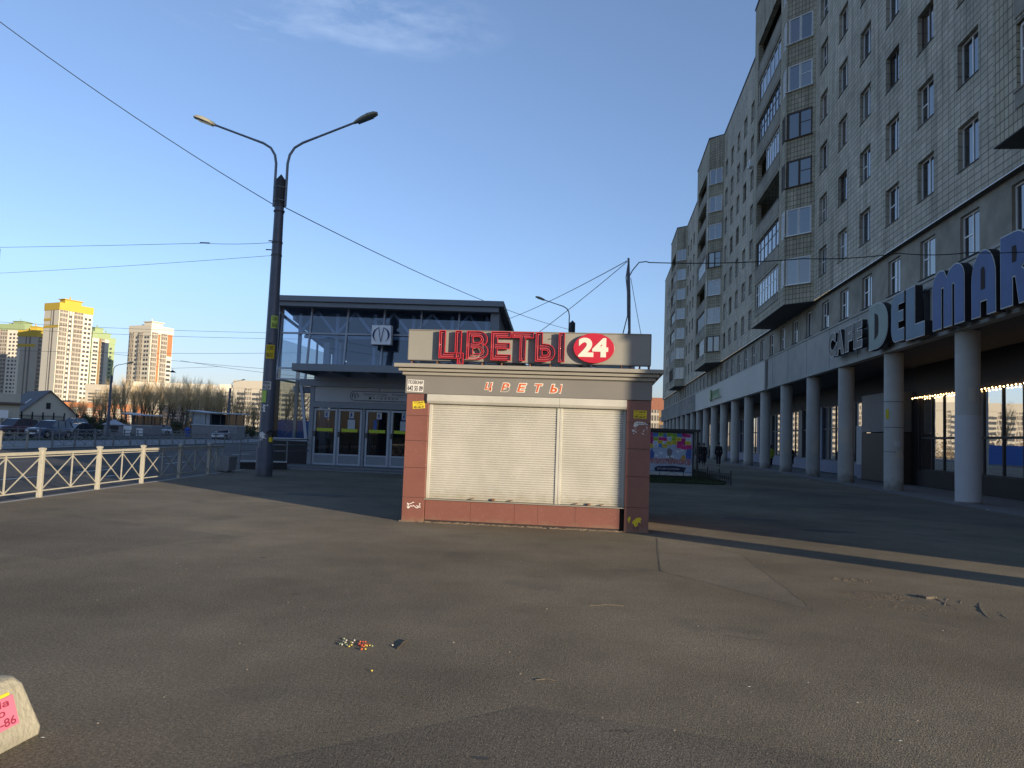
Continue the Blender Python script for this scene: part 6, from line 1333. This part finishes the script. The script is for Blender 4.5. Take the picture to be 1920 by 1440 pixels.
# ------------------------------------------------------------------ towers
GL = mat('dark far window', (.07, .075, .085), .25, 0, .3, .3); LOG = mat('brown grey loggia', (.17, .15, .13), .6, 0, .25, .25)
W_ = mat('warm white facade', (.62, .58, .48), .8, 0, .05, .1); YE = mat('yellow facade', (.50, .36, .05), .8, 0, .05, .1); GN = mat('pale green facade', (.28, .36, .19), .8, 0, .06, .1); ORG = mat('orange facade', (.40, .16, .07), .8, 0, .06, .1); OLV = mat('grey beige facade', (.40, .37, .31), .8, 0, .05, .1); BRN = mat('brown facade', (.24, .15, .07), .8, 0, .1, .2)
cellwin = {}
def tower(name, label, px, D, ytop, rz, w, d, faces, fl, top_m, body_m, group='tower blocks beyond the trees', nwin=96, crown=True):
    """faces: {'f': [...], 'r': [...], 'l': [...]} strips (u0,u1,kind,material) as fractions of the face width"""
    c = dep(px, D); ht = hz_z(px, ytop, D); ax, ay = axes(rz); t = thing(name, label, 'tower block', (c.x, c.y, 0), group); fh = ht/fl
    b = MB(); prism_x(b, c, ax, ay, w, d, -.2, ht); b.build('wall', body_m, t)
    b = MB(); prism_x(b, c, ax, ay, w+.5, d+.5, ht-fh*1.25, ht+.8); b.build('parapet', top_m, t)
    if crown:
        b = MB(); prism_x(b, c+ax*w*.08, ax, ay, w*.35, d*.5, ht+.8, ht+3.4); prism_x(b, c+ax*w*.1, ax, ay, w*.42, d*.6, ht+3.4, ht+3.8); b.bar(c+Vector((0, 0, ht+3.8)), c+Vector((0, 0, ht+6)), .5); prism_x(b, c-ax*w*.3, ax, ay, w*.12, d*.2, ht+.8, ht+2.5); b.build('lift_house', top_m, t)
    cnt = 0; R1, R2 = MB(), MB(); key = (round(fh, 2)); 
    for side, strips in faces.items():
        if side == 'f': o = c-ay*d/2-ax*w/2; u = ax; n = -ay; L = w
        elif side == 'r': o = c+ax*w/2-ay*d/2; u = ay; n = ax; L = d
        else: o = c-ax*w/2+ay*d/2; u = -ay; n = -ax; L = d
        for s in strips:
            u0, u1, kind, m_ = s[:4]; za, zb = (s[4], s[5]) if len(s) > 4 else (0, 1); A, B = o+u*L*u0, o+u*L*u1; C_ = (A+B)/2; hw_ = (B-A).length/2; Z = Vector((0, 0, 1))
            zlo, zhi = ht*za, ht*zb-(fh*1.25 if zb == 1 else 0)
            if kind == 'panel': b = MB(); b.obox(C_+Z*(zlo+zhi)/2, u*hw_, n*.12, Z*(zhi-zlo)/2); b.build('colour_panel', m_, t); continue
            if kind == 'slot': b = MB(); b.obox(C_+Z*(zlo+zhi)/2, u*hw_, n*.10, Z*(zhi-zlo)/2); b.build('window_slot', LOG, t); continue
            if kind == 'loggia':
                b = MB(); b.obox(C_+Z*(zlo+zhi)/2+n*.1, u*hw_, n*.3, Z*(zhi-zlo)/2); lg = b.build('loggia_stack', LOG, t); b = MB(); z = zlo
                while z < zhi-.5*fh: b.obox(C_+n*.48+Z*(z+fh*.18), u*hw_*1.02, n*.1, Z*fh*.16); z += fh
                for f in (-.33, .33): b.obox(C_+n*.5+Z*(zlo+zhi)/2+u*hw_*f*1.0, u*.12, n*.1, Z*(zhi-zlo)/2)
                b.build('parapet_bands', OLV, lg); continue
            if kind == 'win':
                ncol = m_ if isinstance(m_, int) else 1; z = zlo+fh*.3
                while z < zhi-fh*.7:
                    for k in range(ncol):
                        p = o+u*L*(u0+(u1-u0)*(k+.5)/ncol)+n*.03+Z*(z+fh*.3); bb = R1 if cnt < nwin else R2
                        ww = .8
                        if cnt < nwin:
                            b = MB(); b.obox((0, 0, 0), u*ww, n*.06, Z*fh*.26); kk = (round(rz, 3), side in 'f', round(fh, 2))
                            if kk not in cellwin: cellwin[kk] = lib('window', b, GL)
                            q = bpy.data.objects.new('window', cellwin[kk]); COL.objects.link(q); q.parent = t; q.location = p-t.location
                        else: R2.obox(p, u*ww, n*.06, Z*fh*.26)
                        cnt += 1
                    z += fh
    if R2.v: stuff(R2.build('window', GL, t))
    return t
rz1 = radians(17)
tower('tower_block', 'tallest tower block, white with yellow top and base, beyond the house', 114, 440, 573, radians(-20), 13.5, 20,
      {'f': [(.46, .50, 'slot', 0, .12, 1), (.60, .68, 'slot', 0, .12, 1), (0, 1, 'panel', YE, .0, .10), (0, .45, 'panel', YE, .86, .88), (0, 1, 'panel', YE, .80, .82)], 'r': [(.02, .24, 'loggia', 0), (.28, .30, 'slot', 0, .1, 1), (.36, .38, 'slot', 0, .15, 1), (.44, .70, 'loggia', 0), (.26, .42, 'panel', YE, 0, .12), (.72, .84, 'panel', YE, 0, .12), (.74, .98, 'win', 2), (.27, .42, 'win', 1)]}, 25, YE, W_)
tower('tower_block', 'shadowed grey tower with olive yellow top left of the tallest tower', 53, 500, 622, radians(0), 14, 12,
      {'f': [(.40, .46, 'slot', 0, .05, 1), (.58, .66, 'slot', 0, .05, 1), (0, .9, 'panel', YE, .83, .86), (.0, .14, 'panel', W_, .0, .8)], 'r': [(.08, .55, 'loggia', 0), (.62, .95, 'win', 2)]}, 22, YE, OLV)  # white strip at the left edge paints in the tower's sunlit side
tower('tower_block', 'pale green topped tower with white windows at the far left', 24, 570, 611, radians(0), 22, 18,
      {'f': [(.05, .12, 'panel', ORG, .5, 1), (.16, .40, 'loggia', 0), (.45, .98, 'win', 4)], 'r': [(.1, .9, 'win', 3)]}, 25, GN, W_)
tower('tower_block', 'white green and brown tower directly right of the tallest tower', 169, 500, 624, radians(-18), 9, 12,
      {'f': [(.1, .5, 'win', 1), (.6, .98, 'panel', GN, 0, 1)], 'r': [(.05, .35, 'win', 2), (.40, .52, 'panel', BRN, 0, 1), (.54, .72, 'loggia', 0)]}, 22, GN, W_)
tower('tower_block', 'lower green tower with a grey shaded side, right of the brown one', 186, 540, 634, radians(-25), 8, 10,
      {'f': [(.05, .6, 'win', 2), (.70, .98, 'loggia', 0)], 'r': [(.1, .9, 'win', 2)]}, 21, GN, GN)
tower('tower_block', 'white tower with orange strips standing alone right of the others', 272, 470, 614, radians(-18), 19, 16,
      {'f': [(.05, .24, 'loggia', 0), (.30, .42, 'win', 1), (.46, .64, 'loggia', 0), (.70, .94, 'win', 2)], 'r': [(.04, .28, 'loggia', 0), (.32, .42, 'panel', ORG, .0, .93), (.46, .72, 'loggia', 0), (.76, .98, 'panel', ORG, .72, 1), (.78, .96, 'win', 2, 0, .72)], 'l': [(.1, .9, 'win', 2)]}, 22, W_, W_)
# mid rise blocks behind the trees (and beyond the station, mirrored in the shop glass)
def slab(label, px, D, ytop, rz, w, d, fl, m_, cols, top=None):
    return tower('apartment_slab', label, px, D, ytop, rz, w, d, {'f': [(.03+.94*k/cols, .03+.94*(k+.5)/cols, 'win', 2) for k in range(cols)]+[(.03+.94*(k+.55)/cols, .03+.94*(k+.95)/cols, 'loggia', 0) for k in range(cols)], 'r': [(.1, .9, 'win', 3)]}, fl, top or m_, m_, 'apartment slabs behind the bare trees', 90, False)
slab('low orange and white slab behind the trees left of the white tower', 196, 380, 760, radians(18), 34, 14, 8, ORG, 5)
slab('beige slab behind the trees below the white tower', 262, 400, 728, radians(14), 50, 14, 12, OLV, 7)
slab('beige slab behind the tallest bare trees', 330, 420, 722, radians(10), 42, 14, 12, W_, 7)
slab('cream slab behind the trees left of the far lamp over the pavilion', 392, 410, 738, radians(8), 36, 14, 11, OLV, 6)
slab('bright cream slab right of the far lamp, beside the tall lamp post', 464, 360, 727, radians(12), 24, 14, 10, W_, 5)
slab('long cream slab hidden mostly behind the station', 560, 360, 722, radians(9), 58, 14, 10, OLV, 8)
slab('second cream slab behind the station, seen in the shop windows', 700, 380, 716, radians(6), 56, 14, 11, W_, 8)
slab('third beige slab behind the station roof', 850, 400, 712, radians(3), 56, 14, 11, OLV, 8)
slab('orange brick block at the far end of the street', 1233, 265, 752, radians(0), 14, 14, 6, BRN, 2, mat('dull brick', (.26, .11, .07), .9))
t = thing('blue_hoarding', 'blue construction hoarding across the road behind the station', 'hoarding', dep(640, 140))
P = [dep(x, 140) for x in (520, 570, 620, 670, 720, 770, 820)]
for p, q in zip(P[:-1], P[1:]): b = MB(); b.bar(p+Vector((0, 0, 1.6)), q+Vector((0, 0, 1.6)), .15, 3.2); b.build('panel', mat('hoarding blue', (.03, .11, .38), .5), t)
# white low building seen between the sign and the kiosk cornice
t = thing('low_white_building', 'white low building seen in the gap under the roof sign', 'building', (-1, 45, 0))
b = MB(); b.box(-4.2, 1.75, 43, 49, 0, 6.55); b.build('wall', mat('pale blue white render', (.30, .34, .35), .8, 0, .06, .5), t)
b = MB(); b.box(-4.3, 1.85, 42.9, 49.1, 6.55, 6.7); b.build('roof', M['roof_edge'], t)
w = atY(1108, 689, 43); b = MB(); b.box(w.x-.27, w.x+.27, 42.96, 43.0, w.z-.42, w.z+.42); o = b.build('window', M['black'], t); b = MB(); b.box(w.x-.025, w.x+.025, 42.93, 42.96, w.z-.42, w.z+.42); b.box(w.x-.27, w.x+.27, 42.93, 42.96, w.z-.03, w.z+.03); b.build('frame', M['frame_white'], o)
b = MB(); b.box(w.x-.62, w.x-.5, 42.88, 43, 0, 6.5); b.build('downpipe', M['rust'], t)

# ------------------------------------------------------------------ trees
BARK = mat('grey brown bark', (.085, .065, .045), .9, 0, .3, 3); TWIG = mat('yellow brown twigs', (.46, .34, .18), .9, 0, .3, 1.5)
def bare_tree(seed, H, spread, trunks=1, dens=1.0):
    r = random.Random(seed); tb, cb = MB(), MB()
    def grow(p, d, L, rad, lv):
        n = 3; pts = [p]; q = p.copy(); dd = d.copy()
        for i in range(n): dd = (dd+Vector((r.uniform(-.14, .14), r.uniform(-.14, .14), r.uniform(-.02, .14)))).normalized(); q = q+dd*L/n; pts.append(q.copy())
        rr = [rad*(1-.45*i/n) for i in range(n+1)]
        (tb if lv < 2 else cb).tube(pts, rr, 5 if lv < 1 else 3, cap=False)
        if lv >= 4: return
        kids = {0: 8, 1: 4, 2: 4, 3: 4}[lv]; kids = int(kids*dens+.5)
        for k in range(kids):
            f = r.uniform(.35 if lv == 0 else .25, 1.0); i = min(n-1, int(f*n)); s = pts[i].lerp(pts[i+1], f*n-i); a = r.uniform(0, 2*pi)
            tilt = r.uniform(.25, .75)*spread; side = Vector((cos(a), sin(a), 0)); nd = (dd*(1-tilt*.4)+side*tilt+Vector((0, 0, .35))).normalized()
            grow(s, nd, L*r.uniform(.5, .72), max(.010, rr[i]*.5), lv+1)
        grow(pts[-1], dd, L*.6, max(.010, rr[-1]*.8), lv+1)
    for k in range(trunks):
        a = 2*pi*k/max(1, trunks)+r.random(); d = Vector((cos(a)*.16*(trunks > 1), sin(a)*.16*(trunks > 1), 1)).normalized(); grow(Vector((cos(a)*.3*(trunks > 1), sin(a)*.3*(trunks > 1), -.2)), d, H*.42, H*.016, 0)
    return lib('trunk', tb, BARK, recalc=False), lib('crown', cb, TWIG, recalc=False)
protos = [bare_tree(1, 14, .9), bare_tree(2, 14, .7), bare_tree(3, 14, .8, 3, .8), bare_tree(4, 14, 1.0, 2, .9), bare_tree(9, 14, .6, 1)]
r = random.Random(11)
spots = [(136, 745, 175), (152, 738, 190), (170, 728, 180), (186, 722, 200), (200, 715, 178), (214, 706, 172), (226, 702, 188), (240, 700, 168), (253, 704, 182), (268, 699, 174), (283, 702, 190), (297, 706, 170), (311, 702, 160), (322, 704, 185), (336, 702, 150), (344, 700, 172), (357, 706, 146), (370, 706, 166), (381, 708, 180), (392, 712, 160), (402, 716, 174), (412, 716, 152), (421, 722, 190), (434, 738, 178), (447, 728, 170), (462, 752, 180), (476, 748, 172), (486, 726, 186), (505, 735, 180), (530, 720, 175), (560, 715, 180), (600, 712, 175), (640, 715, 182), (690, 712, 178), (740, 712, 182), (250, 712, 210), (276, 712, 208), (305, 710, 205), (350, 712, 205), (385, 716, 200), (410, 720, 205)]
where = {0: 'broad single trunk', 1: 'upright', 2: 'triple stemmed', 3: 'twin stemmed', 4: 'narrow'}
for i, (px, yt, D) in enumerate(spots):
    k = r.choice((0, 1, 2, 3, 4, 0, 3)); c = dep(px, D); h = hz_z(px, yt, D)+.3; sc = h/13.6
    ref = 'the tall lamp post' if px > 465 else 'the right stair pavilion' if px > 362 else 'the blue bin' if px > 325 else 'the white off-road car' if px > 262 else 'the grey hut' if px > 195 else 'the green towers'
    if px > 500: ref = 'the station'
    t = thing('bare_tree', '%s bare tree in the band behind %s' % (where[k], ref), 'tree', (c.x, c.y, -.2), 'bare trees beyond the road'); t.rotation_euler = (0, 0, r.uniform(0, 6.28)); t.scale = (sc*r.uniform(.8, 1.0), sc*r.uniform(.8, 1.0), sc)
    tr = bpy.data.objects.new('trunk', protos[k][0]); cr_ = bpy.data.objects.new('crown', protos[k][1])
    for o in (tr, cr_): COL.objects.link(o); o.parent = t
# evergreen bushes
LEAF = mat('dark evergreen leaves', (.030, .045, .018), .8, 0, .5, 1.2)
def bush(seed, w, h):
    r = random.Random(seed); b = MB(); n = 1400
    lobes = [(r.uniform(-.6, .6)*w, r.uniform(-.4, .4)*w, h*r.uniform(.3, .7), r.uniform(.25, .45)*w) for _ in range(9)]
    for i in range(n):
        lx, ly, lz, lr = r.choice(lobes); v = Vector((r.gauss(0, 1), r.gauss(0, 1), r.gauss(0, 1))).normalized()*lr*(r.random()**.4); p = Vector((lx, ly, lz))+v; s = .09*w**.5
        if p.z < 0: continue
        a = Vector((r.uniform(-1, 1), r.uniform(-1, 1), r.uniform(-1, 1)))*s; c_ = Vector((r.uniform(-1, 1), r.uniform(-1, 1), r.uniform(-1, 1)))*s; b.face([p-a, p+c_, p+a])
    q = MB(); 
    for i in range(5): q.tube([(0, 0, -.1), (r.uniform(-.5, .5)*w, r.uniform(-.3, .3)*w, h*.6)], [.06, .02], 4)
    return lib('foliage', b, LEAF, recalc=False), lib('stem', q, BARK, recalc=False)
bp_ = [bush(1, 2.4, 3.0), bush(2, 3.0, 2.4), bush(3, 1.8, 3.6)]
for i, (px, D, s, k, lab) in enumerate(((49, 108, .55, 1, 'low dark bush before the long wing of the gabled house'), (60, 108, .5, 0, 'dark bush left of the house gable'), (108, 108, .5, 1, 'low dark bush before the gable door'), (131, 128, 1.0, 2, 'tall dark bush touching the gable of the house'), (145, 132, .95, 0, 'dark evergreen bush right of the house, second from it'), (156, 126, .9, 1, 'wide dark evergreen between house and hut'), (168, 134, 1.05, 2, 'tall evergreen between house and hut, behind the blue hatchback'), (179, 126, .95, 0, 'round evergreen left of the far lamp'), (188, 120, .8, 1, 'evergreen directly left of the far lamp foot'), (198, 130, 1.0, 0, 'evergreen directly behind the far lamp foot'), (226, 135, .9, 2, 'evergreen rising behind the grey hut'), (332, 128, .85, 2, 'dark upright bush right of the white off-road car'), (322, 140, .5, 1, 'low dark bush behind the white off-road car'), (460, 130, .7, 1, 'brown green bush right of the right pavilion'), (474, 140, .8, 0, 'bush between the right pavilion and the tall lamp post'))):
    c = dep(px, D); t = thing('bush', lab, 'bush', (c.x, c.y, -.15)); t.rotation_euler = (0, 0, i); t.scale = (s, s, s)
    for n_, me in zip(('foliage', 'stem'), bp_[k]): o = bpy.data.objects.new(n_, me); COL.objects.link(o); o.parent = t
# far treeline and ground cover as one mass behind everything
b = MB(); r = random.Random(8)
for i in range(16000):
    px = r.uniform(-200, 760); D = r.uniform(215, 300); c = dep(px, D); h = r.uniform(0, 7)*(.6+.4*sin(px*.07)); s = .5
    a = Vector((r.uniform(-1, 1), r.uniform(-1, 1), r.uniform(.2, 1.6)))*s; q = Vector((r.uniform(-1, 1), r.uniform(-1, 1), r.uniform(-1, 1)))*s*.4; p = c+Vector((0, 0, h)); b.face([p-a, p+q, p+a])
stuff(tag(b.build('far_scrub', mat('far brown scrub', (.15, .11, .065), .9, 0, .5, .2), recalc=False), 'brown scrub and undergrowth beyond the bare trees', 'scrub'))
